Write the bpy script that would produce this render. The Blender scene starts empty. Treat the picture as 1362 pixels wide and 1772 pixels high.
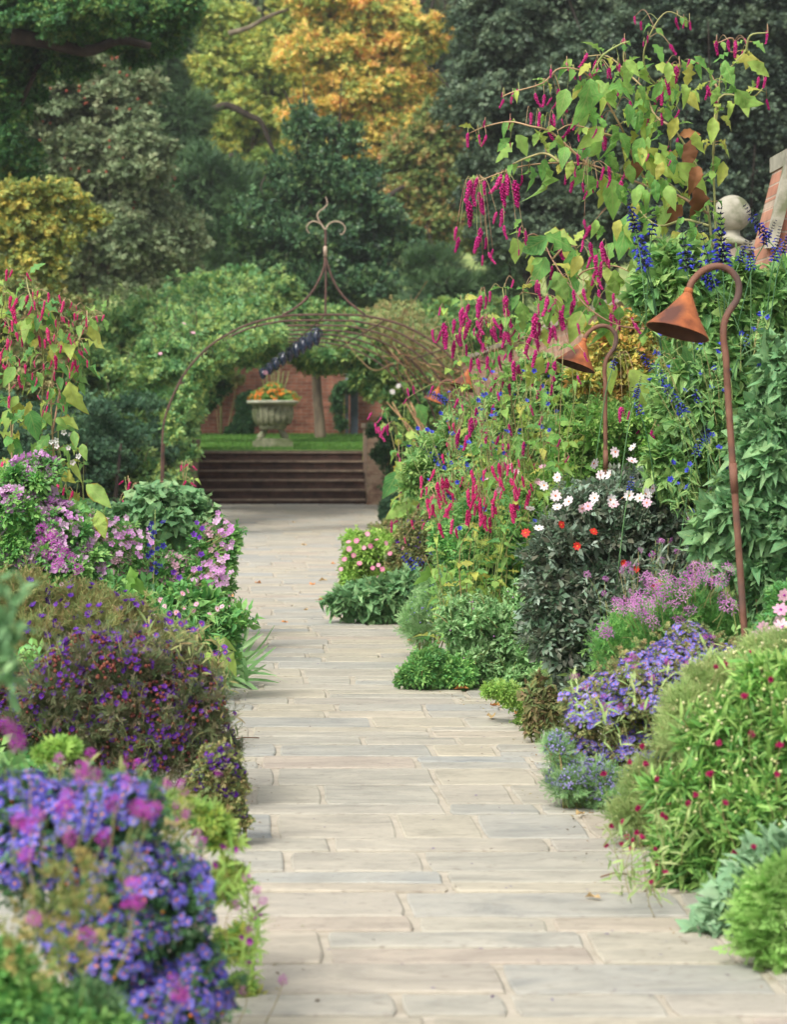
import bpy, math, random
import numpy as np
from mathutils import Vector, Matrix
R = math.radians
rng = np.random.default_rng(11)
random.seed(5)
C = bpy.context.scene.collection
sc = bpy.context.scene

# ---------------------------------------------------------------- camera, sky, sun
F = 4000.0; PX, PY, EYE = 486.0, 744.0, 1.25
cam_d = bpy.data.cameras.new('camera'); cam = bpy.data.objects.new('camera', cam_d); C.objects.link(cam)
cam.location = (0, 0, EYE); cam.rotation_euler = (R(90), 0, 0)
cam_d.sensor_fit = 'VERTICAL'; cam_d.sensor_height = 36.0; cam_d.lens = F/1772*36
cam_d.shift_x = (681-PX)/1772; cam_d.shift_y = -(886-PY)/1772
cam_d.clip_start = 0.1; cam_d.clip_end = 2000
cam_d.dof.use_dof = True; cam_d.dof.focus_distance = 10.5; cam_d.dof.aperture_fstop = 5.2
sc.camera = cam
SUN_EL, SUN_AZ = 48.0, 215.0      # azimuth measured clockwise from +Y
w = bpy.data.worlds.new("World"); sc.world = w; w.use_nodes = True
nt = w.node_tree; bg = nt.nodes['Background']
sky = nt.nodes.new('ShaderNodeTexSky'); sky.sky_type = 'NISHITA'; sky.sun_disc = False
sky.sun_elevation = R(SUN_EL); sky.sun_rotation = R(SUN_AZ); sky.air_density = 1.0; sky.dust_density = 4.0; sky.ozone_density = 1.0
hs = nt.nodes.new('ShaderNodeHueSaturation'); hs.inputs['Saturation'].default_value = 0.12
nt.links.new(sky.outputs[0], hs.inputs['Color']); nt.links.new(hs.outputs[0], bg.inputs[0]); bg.inputs[1].default_value = 0.15
sd = bpy.data.lights.new('sun', 'SUN'); sd.energy = 1.7; sd.angle = R(18); sd.color = (1, .93, .80)
so = bpy.data.objects.new('sun', sd); C.objects.link(so)
az = R(SUN_AZ); el = R(SUN_EL)
dvec = Vector((math.sin(az)*math.cos(el), math.cos(az)*math.cos(el), math.sin(el)))
so.rotation_euler = dvec.to_track_quat('Z', 'Y').to_euler()
sc.view_settings.view_transform = 'Standard'; sc.view_settings.look = 'None'
sc.view_settings.exposure = 0.64; sc.view_settings.gamma = 1.0
sc.render.engine = 'CYCLES'
sc.cycles.max_bounces = 6; sc.cycles.diffuse_bounces = 3; sc.cycles.transmission_bounces = 4; sc.cycles.glossy_bounces = 2
sc.cycles.use_denoising = True

def P(px, py, z):
    return np.array([(px-PX)*z/F, z, EYE-(py-PY)*z/F])

# ---------------------------------------------------------------- mesh toolkit
class MB:
    def __init__(s): s.v=[]; s.l=[]; s.sz=[]; s.m=[]; s.d=[]; s.n=0; s.sm=[]
    def poly(s, v, faces, d=None, mat=0, smooth=True):
        v = np.asarray(v, float).reshape(-1, 3)
        s.v.append(v)
        s.l.append(np.concatenate([np.asarray(f) for f in faces]) + s.n); s.sz.append(np.array([len(f) for f in faces]))
        s.m.append(np.full(len(faces), mat)); s.sm.append(np.full(len(faces), smooth))
        if d is None: d = np.tile([.5, .5, .5], (len(v), 1))
        d = np.asarray(d, float)
        if d.ndim == 1: d = np.tile(d, (len(v), 1))
        s.d.append(d); s.n += len(v)
    def inst(s, t, M, T, r, mat=0):
        """instance template t with matrices M (N,3,3), translations T (N,3), random r (N,)"""
        N = len(T)
        if N == 0: return
        if isinstance(t, list):
            ch = np.arange(N) % len(t); r = np.asarray(r); M = np.broadcast_to(M, (N, 3, 3))
            for k, q in enumerate(t): w_ = ch == k; s.inst(q, M[w_], T[w_], r[w_], mat)
            return
        v = np.einsum('nij,kj->nki', M, t['v']) + T[:, None, :]
        k = len(t['v'])
        d = np.empty((N, k, 3)); d[:] = t['d'][None]
        d[:, :, 0] = np.clip(d[:, :, 0]*.35 + np.asarray(r)[:, None], 0.001, .999)
        L = t['l'][None, :] + (np.arange(N)*k)[:, None] + s.n
        s.v.append(v.reshape(-1, 3)); s.d.append(d.reshape(-1, 3)); s.l.append(L.ravel())
        s.sz.append(np.tile(t['sz'], N)); s.m.append(np.tile(t['m']+mat, N)); s.sm.append(np.full(N*len(t['sz']), True)); s.n += N*k
    def box(s, c, h, d=None, mat=0):
        c = np.array(c, float); h = np.array(h, float)
        v = [c+h*np.array(q) for q in ((-1,-1,-1),(1,-1,-1),(1,1,-1),(-1,1,-1),(-1,-1,1),(1,-1,1),(1,1,1),(-1,1,1))]
        s.poly(v, [(0,3,2,1),(4,5,6,7),(0,1,5,4),(1,2,6,5),(2,3,7,6),(3,0,4,7)], d, mat, False)
    def tube(s, pts, rad, sides=6, d=None, mat=0, cap=True):
        pts = np.asarray(pts, float); n = len(pts); rad = np.broadcast_to(rad, (n,))
        tg = np.gradient(pts, axis=0); tg /= np.linalg.norm(tg, axis=1)[:, None]+1e-9
        a = np.array([0, 1, 0.]) if abs(tg[0][1]) < .9 else np.array([1., 0, 0])
        rings = []
        for i in range(n):
            a = a-tg[i]*a.dot(tg[i]); a /= np.linalg.norm(a)+1e-9; b = np.cross(tg[i], a)
            th = np.arange(sides)/sides*2*math.pi
            rings.append(pts[i]+rad[i]*(np.cos(th)[:, None]*a+np.sin(th)[:, None]*b))
        f = [(i*sides+j, i*sides+(j+1) % sides, (i+1)*sides+(j+1) % sides, (i+1)*sides+j) for i in range(n-1) for j in range(sides)]
        if cap: f += [tuple(range(sides))[::-1], tuple((n-1)*sides+j for j in range(sides))]
        s.poly(np.concatenate(rings), f, d, mat)
    def lathe(s, prof, c=(0,0,0), sides=32, d=None, mat=0, M=None):
        v = []; n = len(prof)
        for r, z in prof:
            for j in range(sides):
                t = 2*math.pi*j/sides; v.append((r*math.cos(t), r*math.sin(t), z))
        v = np.array(v)
        if M is not None: v = v@np.array(M).T
        f = [(i*sides+j, i*sides+(j+1) % sides, (i+1)*sides+(j+1) % sides, (i+1)*sides+j) for i in range(n-1) for j in range(sides)]
        s.poly(v+np.array(c), f, d, mat)
    def build(s, name, mats, parent=None, kind=None):
        me = s.mesh(name, mats)
        return link(name, me, parent, kind)
    def mesh(s, name, mats):
        me = bpy.data.meshes.new(name)
        v = np.concatenate(s.v); l = np.concatenate(s.l).astype(np.int32); sz = np.concatenate(s.sz).astype(np.int32)
        me.vertices.add(len(v)); me.vertices.foreach_set('co', v.astype(np.float32).ravel())
        me.loops.add(len(l)); me.loops.foreach_set('vertex_index', l)
        me.polygons.add(len(sz)); st = np.concatenate([[0], np.cumsum(sz)[:-1]]).astype(np.int32)
        me.polygons.foreach_set('loop_start', st)
        me.polygons.foreach_set('material_index', np.concatenate(s.m).astype(np.int32))
        me.polygons.foreach_set('use_smooth', np.concatenate(s.sm).astype(bool))
        a = me.attributes.new('leafdata', 'FLOAT_VECTOR', 'POINT'); a.data.foreach_set('vector', np.concatenate(s.d).astype(np.float32).ravel())
        me.update(calc_edges=True)
        for m in (mats if isinstance(mats, (list, tuple)) else [mats]): me.materials.append(m)
        return me

def link(name, me, parent=None, kind=None):
    o = bpy.data.objects.new(name, me); C.objects.link(o)
    if parent is not None: o.parent = parent
    if kind: o['kind'] = kind
    return o
def tag(o, label, cat, group=None, kind=None):
    o['label'] = label; o['category'] = cat
    if group: o['group'] = group
    if kind: o['kind'] = kind
    return o
def thing(name, label, cat, loc=(0,0,0), group=None):
    o = bpy.data.objects.new(name, None); C.objects.link(o); o.location = tuple(float(q) for q in loc); o.empty_display_size = .1
    return tag(o, label, cat, group)

# ---------------------------------------------------------------- materials
def hx(h, k=1.0):
    h = h.lstrip('#'); c = [int(h[i:i+2], 16)/255 for i in (0, 2, 4)]
    return tuple(min(1, k*(x/12.92 if x <= .04045 else ((x+.055)/1.055)**2.4)) for x in c)+(1,)
def newmat(name):
    m = bpy.data.materials.new(name); m.use_nodes = True; t = m.node_tree
    return m, t, t.nodes['Principled BSDF'], t.nodes['Material Output']
def ramp(t, cols, fac, k=1.0):
    r = t.nodes.new('ShaderNodeValToRGB'); e = r.color_ramp.elements
    n = len(cols)
    for i, c in enumerate(cols):
        p = i/(n-1) if n > 1 else 0
        if isinstance(c, tuple): c, p = c
        if i < 2: x = e[i]; x.position = p
        else: x = e.new(p)
        x.color = hx(c, k)
    t.links.new(fac, r.inputs[0]); return r.outputs[0]
def tone(h, ds, gain):
    h = h.lstrip('#'); c = [int(h[i:i+2], 16) for i in (0, 2, 4)]; l = .3*c[0]+.59*c[1]+.11*c[2]
    return '#%02x%02x%02x' % tuple(int(max(0, min(255, gain*(x+(l-x)*ds)))) for x in c)
def leafmat(name, cols, rough=.5, trans=.3, vein=0.0, edge=None, k=1.0, spec=.35):
    if not any(q in name for q in ('petal', 'floret', 'eyes', 'berries', 'calyces', 'blades')): cols = [tone(c, .16, 1.06) for c in cols]
    m, t, b, out = newmat(name); N = t.nodes.new; L = t.links.new
    a = N('ShaderNodeAttribute'); a.attribute_name = 'leafdata'; s = N('ShaderNodeSeparateXYZ'); L(a.outputs['Vector'], s.inputs[0])
    col = ramp(t, cols, s.outputs[0], k)
    tc = N('ShaderNodeTexCoord'); nz = N('ShaderNodeTexNoise'); nz.inputs['Scale'].default_value = 18 if vein else 6; nz.inputs['Detail'].default_value = 3
    L(tc.outputs['Object'], nz.inputs['Vector'])
    mr = N('ShaderNodeMapRange'); mr.inputs[1].default_value = .3; mr.inputs[2].default_value = .7; mr.inputs[3].default_value = .72; mr.inputs[4].default_value = 1.25
    L(nz.outputs[0], mr.inputs[0])
    mx = N('ShaderNodeMix'); mx.data_type = 'RGBA'; mx.blend_type = 'MULTIPLY'; mx.inputs[0].default_value = 1
    L(col, mx.inputs[6]); L(mr.outputs[0], mx.inputs[7]); col = mx.outputs[2]
    if vein:
        # veins: midrib at u=0 and slanting side veins
        ab = N('ShaderNodeMath'); ab.operation = 'ABSOLUTE'; L(s.outputs[1], ab.inputs[0])
        m1 = N('ShaderNodeMath'); m1.operation = 'MULTIPLY_ADD'; L(ab.outputs[0], m1.inputs[0]); m1.inputs[1].default_value = -.35; L(s.outputs[2], m1.inputs[2])
        m2 = N('ShaderNodeMath'); m2.operation = 'MULTIPLY'; L(m1.outputs[0], m2.inputs[0]); m2.inputs[1].default_value = 50
        m3 = N('ShaderNodeMath'); m3.operation = 'SINE'; L(m2.outputs[0], m3.inputs[0])
        m4 = N('ShaderNodeMapRange'); L(m3.outputs[0], m4.inputs[0]); m4.inputs[1].default_value = .5; m4.inputs[2].default_value = 1; m4.inputs[3].default_value = 0; m4.inputs[4].default_value = vein
        m5 = N('ShaderNodeMapRange'); L(ab.outputs[0], m5.inputs[0]); m5.inputs[1].default_value = .0; m5.inputs[2].default_value = .1; m5.inputs[3].default_value = vein*1.6; m5.inputs[4].default_value = 0
        m6 = N('ShaderNodeMath'); m6.operation = 'MAXIMUM'; L(m4.outputs[0], m6.inputs[0]); L(m5.outputs[0], m6.inputs[1])
        mv = N('ShaderNodeMix'); mv.data_type = 'RGBA'; L(m6.outputs[0], mv.inputs[0]); L(col, mv.inputs[6]); mv.inputs[7].default_value = hx('#b9c77a'); col = mv.outputs[2]
        bp = N('ShaderNodeBump'); bp.inputs['Strength'].default_value = .35; bp.inputs['Distance'].default_value = .004; L(m6.outputs[0], bp.inputs['Height']); L(bp.outputs[0], b.inputs['Normal'])
    if edge:
        ab = N('ShaderNodeMath'); ab.operation = 'ABSOLUTE'; L(s.outputs[1], ab.inputs[0])
        n2 = N('ShaderNodeTexNoise'); n2.inputs['Scale'].default_value = 14; L(tc.outputs['Object'], n2.inputs['Vector'])
        ad = N('ShaderNodeMath'); ad.operation = 'ADD'; L(ab.outputs[0], ad.inputs[0]); L(n2.outputs[0], ad.inputs[1])
        me = N('ShaderNodeMapRange'); L(ad.outputs[0], me.inputs[0]); me.inputs[1].default_value = edge[1]; me.inputs[2].default_value = edge[1]+.25
        mv = N('ShaderNodeMix'); mv.data_type = 'RGBA'; L(me.outputs[0], mv.inputs[0]); L(col, mv.inputs[6]); mv.inputs[7].default_value = hx(edge[0]); col = mv.outputs[2]
    L(col, b.inputs['Base Color']); b.inputs['Roughness'].default_value = rough; b.inputs['Specular IOR Level'].default_value = spec
    if trans > 0:
        tr = N('ShaderNodeBsdfTranslucent'); L(col, tr.inputs[0]); ms = N('ShaderNodeMixShader'); ms.inputs[0].default_value = trans
        L(b.outputs[0], ms.inputs[1]); L(tr.outputs[0], ms.inputs[2]); L(ms.outputs[0], out.inputs[0])
    return m
def noisemat(name, cols, scale=4, rough=.8, bump=.3, dist=.01, detail=6, coord='Object', metallic=0, sx=(1,1,1), k=1.0, cols2=None, scale2=1.0):
    m, t, b, out = newmat(name); N = t.nodes.new; L = t.links.new
    tc = N('ShaderNodeTexCoord'); mp = N('ShaderNodeMapping'); mp.inputs['Scale'].default_value = sx; L(tc.outputs[coord], mp.inputs[0])
    nz = N('ShaderNodeTexNoise'); nz.inputs['Scale'].default_value = scale; nz.inputs['Detail'].default_value = detail; nz.inputs['Roughness'].default_value = .62
    L(mp.outputs[0], nz.inputs['Vector'])
    mr = N('ShaderNodeMapRange'); mr.inputs[1].default_value = .3; mr.inputs[2].default_value = .7; L(nz.outputs[0], mr.inputs[0])
    col = ramp(t, cols, mr.outputs[0], k)
    if cols2:
        n2 = N('ShaderNodeTexNoise'); n2.inputs['Scale'].default_value = scale2; n2.inputs['Detail'].default_value = 4; L(tc.outputs[coord], n2.inputs['Vector'])
        m2 = N('ShaderNodeMapRange'); m2.inputs[1].default_value = .5; m2.inputs[2].default_value = .65; L(n2.outputs[0], m2.inputs[0])
        mv = N('ShaderNodeMix'); mv.data_type = 'RGBA'; L(m2.outputs[0], mv.inputs[0]); L(col, mv.inputs[6]); mv.inputs[7].default_value = hx(cols2, k); col = mv.outputs[2]
    L(col, b.inputs['Base Color']); b.inputs['Roughness'].default_value = rough; b.inputs['Metallic'].default_value = metallic
    bp = N('ShaderNodeBump'); bp.inputs['Strength'].default_value = bump; bp.inputs['Distance'].default_value = dist; L(nz.outputs[0], bp.inputs['Height']); L(bp.outputs[0], b.inputs['Normal'])
    return m
def brickmat(name, c1, c2, mortar, scale=1.0, k=1.0, axis='xz'):
    m, t, b, out = newmat(name); N = t.nodes.new; L = t.links.new
    tc = N('ShaderNodeTexCoord'); sp = N('ShaderNodeSeparateXYZ'); cb = N('ShaderNodeCombineXYZ'); L(tc.outputs['Object'], sp.inputs[0])
    L(sp.outputs[0 if axis[0] == 'x' else 1], cb.inputs[0]); L(sp.outputs[2], cb.inputs[1])
    br = N('ShaderNodeTexBrick'); L(cb.outputs[0], br.inputs['Vector']); br.inputs['Scale'].default_value = scale
    br.inputs['Brick Width'].default_value = .225; br.inputs['Row Height'].default_value = .075; br.inputs['Mortar Size'].default_value = .007
    br.inputs['Color1'].default_value = hx(c1, k); br.inputs['Color2'].default_value = hx(c2, k); br.inputs['Mortar'].default_value = hx(mortar, k); br.inputs['Mortar Smooth'].default_value = .4
    nz = N('ShaderNodeTexNoise'); nz.inputs['Scale'].default_value = 5; nz.inputs['Detail'].default_value = 6; L(tc.outputs['Object'], nz.inputs['Vector'])
    mr = N('ShaderNodeMapRange'); mr.inputs[1].default_value = .3; mr.inputs[2].default_value = .7; mr.inputs[3].default_value = .6; mr.inputs[4].default_value = 1.3; L(nz.outputs[0], mr.inputs[0])
    mx = N('ShaderNodeMix'); mx.data_type = 'RGBA'; mx.blend_type = 'MULTIPLY'; mx.inputs[0].default_value = 1; L(br.outputs[0], mx.inputs[6]); L(mr.outputs[0], mx.inputs[7])
    L(mx.outputs[2], b.inputs['Base Color']); b.inputs['Roughness'].default_value = .9
    bp = N('ShaderNodeBump'); bp.inputs['Strength'].default_value = .6; bp.inputs['Distance'].default_value = .006; bp.invert = True; L(br.outputs['Fac'], bp.inputs['Height']); L(bp.outputs[0], b.inputs['Normal'])
    return m

# ---------------------------------------------------------------- templates (leaf data: random offset, across u, along v)
def T(v, f, d=None, m=None):
    v = np.array(v, float); sz = np.array([len(q) for q in f]); l = np.concatenate([np.array(q) for q in f])
    if d is None: d = np.tile([0, 0, .5], (len(v), 1))
    return dict(v=v, l=l, sz=sz, d=np.array(d, float), m=np.array(m if m is not None else [0]*len(f)))
def merge(ts):
    v = []; l = []; sz = []; d = []; m = []; n = 0
    for t in ts:
        v.append(t['v']); l.append(t['l']+n); sz.append(t['sz']); d.append(t['d']); m.append(t['m']); n += len(t['v'])
    return dict(v=np.concatenate(v), l=np.concatenate(l), sz=np.concatenate(sz), d=np.concatenate(d), m=np.concatenate(m))
def xf(t, M=None, T_=(0,0,0), r=0, mat=0):
    t = dict(t); t['v'] = (t['v']@np.array(M).T if M is not None else t['v'])+np.array(T_); t['d'] = t['d'].copy(); t['d'][:, 0] += r; t['m'] = t['m']+mat; return t
def leaf(w=.5, seg=4, fold=.12, droop=.25, peak=.4, wavy=0, base=.02):
    """leaf along +Y, length 1, up +Z"""
    v = []; d = []; f = []
    for i in range(seg+1):
        q = i/seg
        x = (q/peak)**.6 if q < peak else max(0, (1-((q-peak)/(1-peak))**1.5))
        hw = max(w/2*x, base if i < seg else 0.004)
        z = -droop*q*q
        wz = wavy*math.sin(i*2.6)
        cy = q if droop < .5 else q*(1-.3*droop*q)
        v += [(-hw, cy, z+fold*hw*2+wz*hw), (0, cy, z), (hw, cy, z+fold*hw*2-wz*hw)]
        d += [(0, -1, q), (0, 0, q), (0, 1, q)]
    for i in range(seg):
        a = i*3; f += [(a, a+1, a+4, a+3), (a+1, a+2, a+5, a+4)]
    return T(v, f, d)
LEAF_BIG = [leaf(.6, 8, .18, .45, .33, .25), leaf(.48, 8, .42, .85, .33, .5), leaf(.55, 8, -.1, .25, .38, .55), leaf(.52, 8, .3, .1, .35, -.4)]
LEAF_MED = [leaf(.5, 5, .14, .3, .38, .1), leaf(.42, 5, .35, .6, .4, .3), leaf(.5, 5, -.05, .1, .35, -.2)]
LEAF_SM = leaf(.48, 2, .15, .2, .45)
LEAF_NAR = [leaf(.2, 4, .1, .25, .4), leaf(.14, 4, .3, .6, .45), leaf(.26, 4, .1, .1, .35)]
LEAF_GRASS = leaf(.06, 5, .1, .6, .3)
DIAM = T([(0,0,0), (.26,.45,.06), (0,1,-.08), (-.26,.45,.06)], [(0,1,2,3)], [(0,0,0),(0,.8,.5),(0,0,1),(0,-.8,.5)])
def rotz(a): c, s = math.cos(a), math.sin(a); return np.array([[c,-s,0],[s,c,0],[0,0,1]])
def rotx(a): c, s = math.cos(a), math.sin(a); return np.array([[1,0,0],[0,c,-s],[0,s,c]])
def roty(a): c, s = math.cos(a), math.sin(a); return np.array([[c,0,s],[0,1,0],[-s,0,c]])
def sprig(lt, n=6, size=.42, spread=1.0, jit=.5):
    ts = []
    for i in range(n):
        a = (i % 2*2-1)*R(55)*(1-.6*i/n)+random.uniform(-.3, .3)
        M = rotz(a)@rotx(random.uniform(-jit, jit))@roty(random.uniform(-jit, jit))*size*random.uniform(.7, 1.15)
        ts.append(xf(lt, M, (random.uniform(-.05,.05), i/n*.75*spread, random.uniform(-.1,.1)), random.uniform(-.5, .5)))
    return merge(ts)
SPRIG = sprig(DIAM, 7, .45)
SPRIG5 = sprig(leaf(.55, 2, .1, .25, .45), 5, .5)
HOLLY = sprig(DIAM, 9, .36, 1, .9)
NEEDLE = merge([xf(T([(0,0,0),(.05,.5,0),(0,1,0),(-.05,.5,0)], [(0,1,2,3)]), rotz(random.uniform(-1,1))@rotx(random.uniform(-.6,.6))*.5, (0, i/12*.9, 0), random.uniform(-.4,.4)) for i in range(12)])
PALM = merge([xf(leaf(.3, 3, .1, .2, .5), rotz(a)*(1-.25*abs(a)/1.3), (0,0,0), 0) for a in (-1.2, -.6, 0, .6, 1.2)])
PINN = merge([xf(DIAM, rotz(s*1.1)*(.36*(1-.4*q)), (0, q*.85, -.12*q*q)) for q in (.1,.3,.5,.7,.85) for s in (-1, 1)]+[xf(DIAM, np.eye(3)*.35, (0,.75,-.08))])
OCT = T([(1,0,0),(-1,0,0),(0,1,0),(0,-1,0),(0,0,1),(0,0,-1)], [(0,2,4),(2,1,4),(1,3,4),(3,0,4),(2,0,5),(1,2,5),(3,1,5),(0,3,5)])
def daisy(n=12, cr=.22, cup=.15, w=.3, rag=.12, mat_c=1, two=False):
    ts = []
    for k in range(2 if two else 1):
        for i in range(n):
            a = 2*math.pi*(i+.5*k)/n+random.uniform(-.08, .08); L = (1-cr*.5)*random.uniform(1-rag, 1)*(1-.2*k)
            pt = T([(-w*.28, cr*.6, 0), (w*.28, cr*.6, 0), (w*.5, .62*L, cup*.7+random.uniform(-.05,.05)), (w*.2, L, cup), (-w*.2, L, cup), (-w*.5, .62*L, cup*.7+random.uniform(-.05,.05))], [(0,1,2,5), (5,2,3,4)],
                   [(0,-.3,0),(0,.3,0),(0,1,.6),(0,.4,1),(0,-.4,1),(0,-1,.6)])
            ts.append(xf(pt, rotz(a), (0,0,.03*k), random.uniform(-.4, .4)))
    c = []; f = []
    for j in range(8): c.append((cr*math.cos(j*math.pi/4), cr*math.sin(j*math.pi/4), .04))
    for j in range(8): c.append((.6*cr*math.cos(j*math.pi/4), .6*cr*math.sin(j*math.pi/4), .04+.4*cr))
    f = [(j, (j+1) % 8, 8+(j+1) % 8, 8+j) for j in range(8)]+[tuple(range(8, 16))]
    ts.append(xf(T(c, f), mat=mat_c)); return merge(ts)
def headcluster(n=16, r=1., flat=.6, pet=4, ps=.38, w=.5):
    """dome of small four-petalled florets"""
    ts = []
    for i in range(n):
        th = 2.4*i; ph = math.acos(1-(i+.5)/n*.95)
        p = np.array([math.sin(ph)*math.cos(th), math.sin(ph)*math.sin(th), math.cos(ph)*flat])*r
        nrm = np.array([p[0], p[1], p[2]+.4]); M0 = frames(np.array([[random.gauss(0,1), random.gauss(0,1), .1]]), nrm[None])[0]
        for j in range(pet):
            ts.append(xf(T([(0,0,0), (w*.5,.6,.1), (0,1,.15), (-w*.5,.6,.1)], [(0,1,2,3)]), M0@rotz(j*2*math.pi/pet)*ps*random.uniform(.8,1.2), p*random.uniform(.8,1.1), random.uniform(-.5,.5)))
    return merge(ts)
def frames(y, n):
    """orthonormal frames with Y axis y and Z near n; arrays (N,3) -> (N,3,3) columns x,y,z"""
    y = y/(np.linalg.norm(y, axis=1)[:, None]+1e-9)
    x = np.cross(y, n); ln = np.linalg.norm(x, axis=1)[:, None]; x = np.where(ln < 1e-4, np.array([1., 0, 0]), x/(ln+1e-9))
    z = np.cross(x, y)
    return np.stack([x, y, z], axis=2)
def zframes(n):
    """frames with Z axis n, random roll"""
    r = rng.normal(size=n.shape); n = n/(np.linalg.norm(n, axis=1)[:, None]+1e-9)
    y = r-n*np.sum(r*n, axis=1)[:, None]
    return frames(y, n)
def spike(n=46, rad=.12, curve=.15, tip=.45, bead=.055):
    ts = []
    for i in range(n):
        q = i/(n-1); rr = rad*(math.sin(min(1, q*5+.15)*math.pi/2))*(1-(1-tip)*q**2)
        th = i*2.4; c = np.array([curve*q*q, 0, -q])
        p = c+np.array([math.cos(th)*rr, math.sin(th)*rr, random.uniform(-.02,.02)])
        ts.append(xf(OCT, rotz(random.random()*3)@rotx(random.random()*3)*bead*random.uniform(.7, 1.35)*np.array([1,1,1.2]), p, random.uniform(-.6,.6)))
    core = []; f = []
    for i in range(5):
        q = i/4
        for j in range(5): core.append((curve*q*q+rad*.75*(1-(1-tip)*q*q)*math.cos(j*1.2566), rad*.75*(1-(1-tip)*q*q)*math.sin(j*1.2566), -q))
    f = [(i*5+j, i*5+(j+1) % 5, i*5+5+(j+1) % 5, i*5+5+j) for i in range(4) for j in range(5)]
    ts.append(xf(T(core, f), r=-.6)); return merge(ts)
SPIKES = [spike(curve=c, rad=r_) for c, r_ in ((.1,.115), (.35,.1), (-.2,.13), (.02,.105))]
def salvia_spike(levels=9):
    """upright spike along +Z, blue lipped flowers (0) below, dark calyces (1) above, stem (1)"""
    ts = [xf(T([(-.008,-.008,0),(.008,-.008,0),(0,.012,0),(0,0,1)], [(0,1,3),(1,2,3),(2,0,3)]), mat=1)]
    for i in range(levels):
        q = .08+.88*i/(levels-1); k = 5 if q < .6 else 4
        for j in range(k):
            a = j*2*math.pi/k+i*.7; dr = np.array([math.cos(a), math.sin(a), 0])
            op = random.random() < (.85 if q < .45 else .35 if q < .7 else 0)
            cl = .07*(1-.55*q)
            M = frames(np.array([[dr[0], dr[1], .5]]), np.array([[0,0,1.]]))[0]
            ts.append(xf(OCT, M@np.diag([cl*.35, cl, cl*.35]), dr*cl*.8+np.array([0,0,q]), random.uniform(-.4,.4), 1))
            if op:
                s_ = .13*(1-.3*q); M = frames(np.array([[dr[0], dr[1], -.25+random.uniform(-.2,.2)]]), np.array([[0,0,1.]]))[0]
                ts.append(xf(LEAF_SM, M@np.diag([s_*.9, s_, s_]), dr*.05+np.array([0,0,q]), random.uniform(-.5,.5), 0))
                ts.append(xf(OCT, M@np.diag([s_*.16, s_*.55, s_*.16]), dr*(.05+.4*s_)+np.array([0,0,q]), random.uniform(-.5,.5), 0))
    return merge(ts)
SALVIA = [salvia_spike(n) for n in (8, 10, 12)]
def bell():
    """short cup flower, 5 petals and pale throat (1)"""
    ts = []
    for i in range(5):
        ts.append(xf(T([(-.1,.1,-.3),(.1,.1,-.3),(.38,.62,.25),(.12,.95,.3),(-.12,.95,.3),(-.38,.62,.25)], [(0,1,2,5),(5,2,3,4)]), rotz(i*1.2566+random.uniform(-.1,.1)), (0,0,0), random.uniform(-.5,.5)))
    ts.append(xf(OCT, np.diag([.2,.2,.3]), (0,0,-.1), 0, 1)); return merge(ts)
def scab():
    """crimson pincushion dome"""
    ts = []
    for i in range(26):
        th = 2.4*i; ph = math.acos(1-(i+.5)/26*1.0); n = np.array([[math.sin(ph)*math.cos(th), math.sin(ph)*math.sin(th), math.cos(ph)*.7+.1]])
        ts.append(xf(DIAM, frames(n, rng.normal(size=(1,3)))[0]*random.uniform(.7,1.0), (0,0,0), random.uniform(-.6,.6)))
    ts.append(xf(OCT, np.eye(3)*.5)); return merge(ts)
def button():
    ts = [xf(OCT, rotz(i)@rotx(i*.7)*.8, (0,0,0), random.uniform(-.5,.5)) for i in range(4)]
    return merge(ts)
ASTER = [daisy(14, .2, .12, .26) for _ in range(3)]
ASTER_CUP = [daisy(10, .25, .5, .34) for _ in range(2)]
WHITE_D = [daisy(8, .17, c, .5, .15) for c in (.05, .2, .4)]
DAISY_W = [daisy(16, .2, .1, .24, .1, 1, True) for _ in range(2)]
BELLS = [bell() for _ in range(3)]; SCAB = [scab()]; BUTT = [button()]
HEAD = [headcluster(18), headcluster(14, flat=.8)]; CLEO = [headcluster(14, 1., .7, 4, .6, .22), headcluster(11, 1., .9, 4, .6, .22)]

_fl_cache = {}
def flowers(root, name, tmpls, mats, pos, nrm, size, limit=100, up_is_z=True, M=None, look=None):
    """nearest `limit` blooms as parts sharing mesh data, the rest one stuff part"""
    N = len(pos)
    if N == 0: return
    key = (id(tmpls), tuple(m.name for m in mats))
    if key not in _fl_cache:
        ms = []
        for t in tmpls:
            for r0 in (.2, .5, .8):
                b = MB(); b.inst(t, np.eye(3)[None], np.zeros((1,3)), [r0]); ms.append(b.mesh(name, mats))
        _fl_cache[key] = ms
    ms = _fl_cache[key]
    if M is None: M = zframes(nrm)
    size = np.broadcast_to(size, (N,)); 
    order = np.argsort(pos[:, 1]-pos[:, 2]*.3)
    for i in order[:limit]:
        o = link(name, ms[int(rng.integers(len(ms)))], root)
        mt = np.eye(4); mt[:3, :3] = M[i]*size[i]; mt[:3, 3] = pos[i]
        o.matrix_basis = Matrix(mt.tolist())
    rest = order[limit:]
    if len(rest):
        b = MB()
        for k, t in enumerate(tmpls):
            sel = rest[k::len(tmpls)]
            b.inst(t, M[sel]*size[sel][:, None, None], pos[sel], rng.uniform(.1, .9, len(sel)))
        b.build(name+'s', mats, root, 'stuff')

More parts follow.
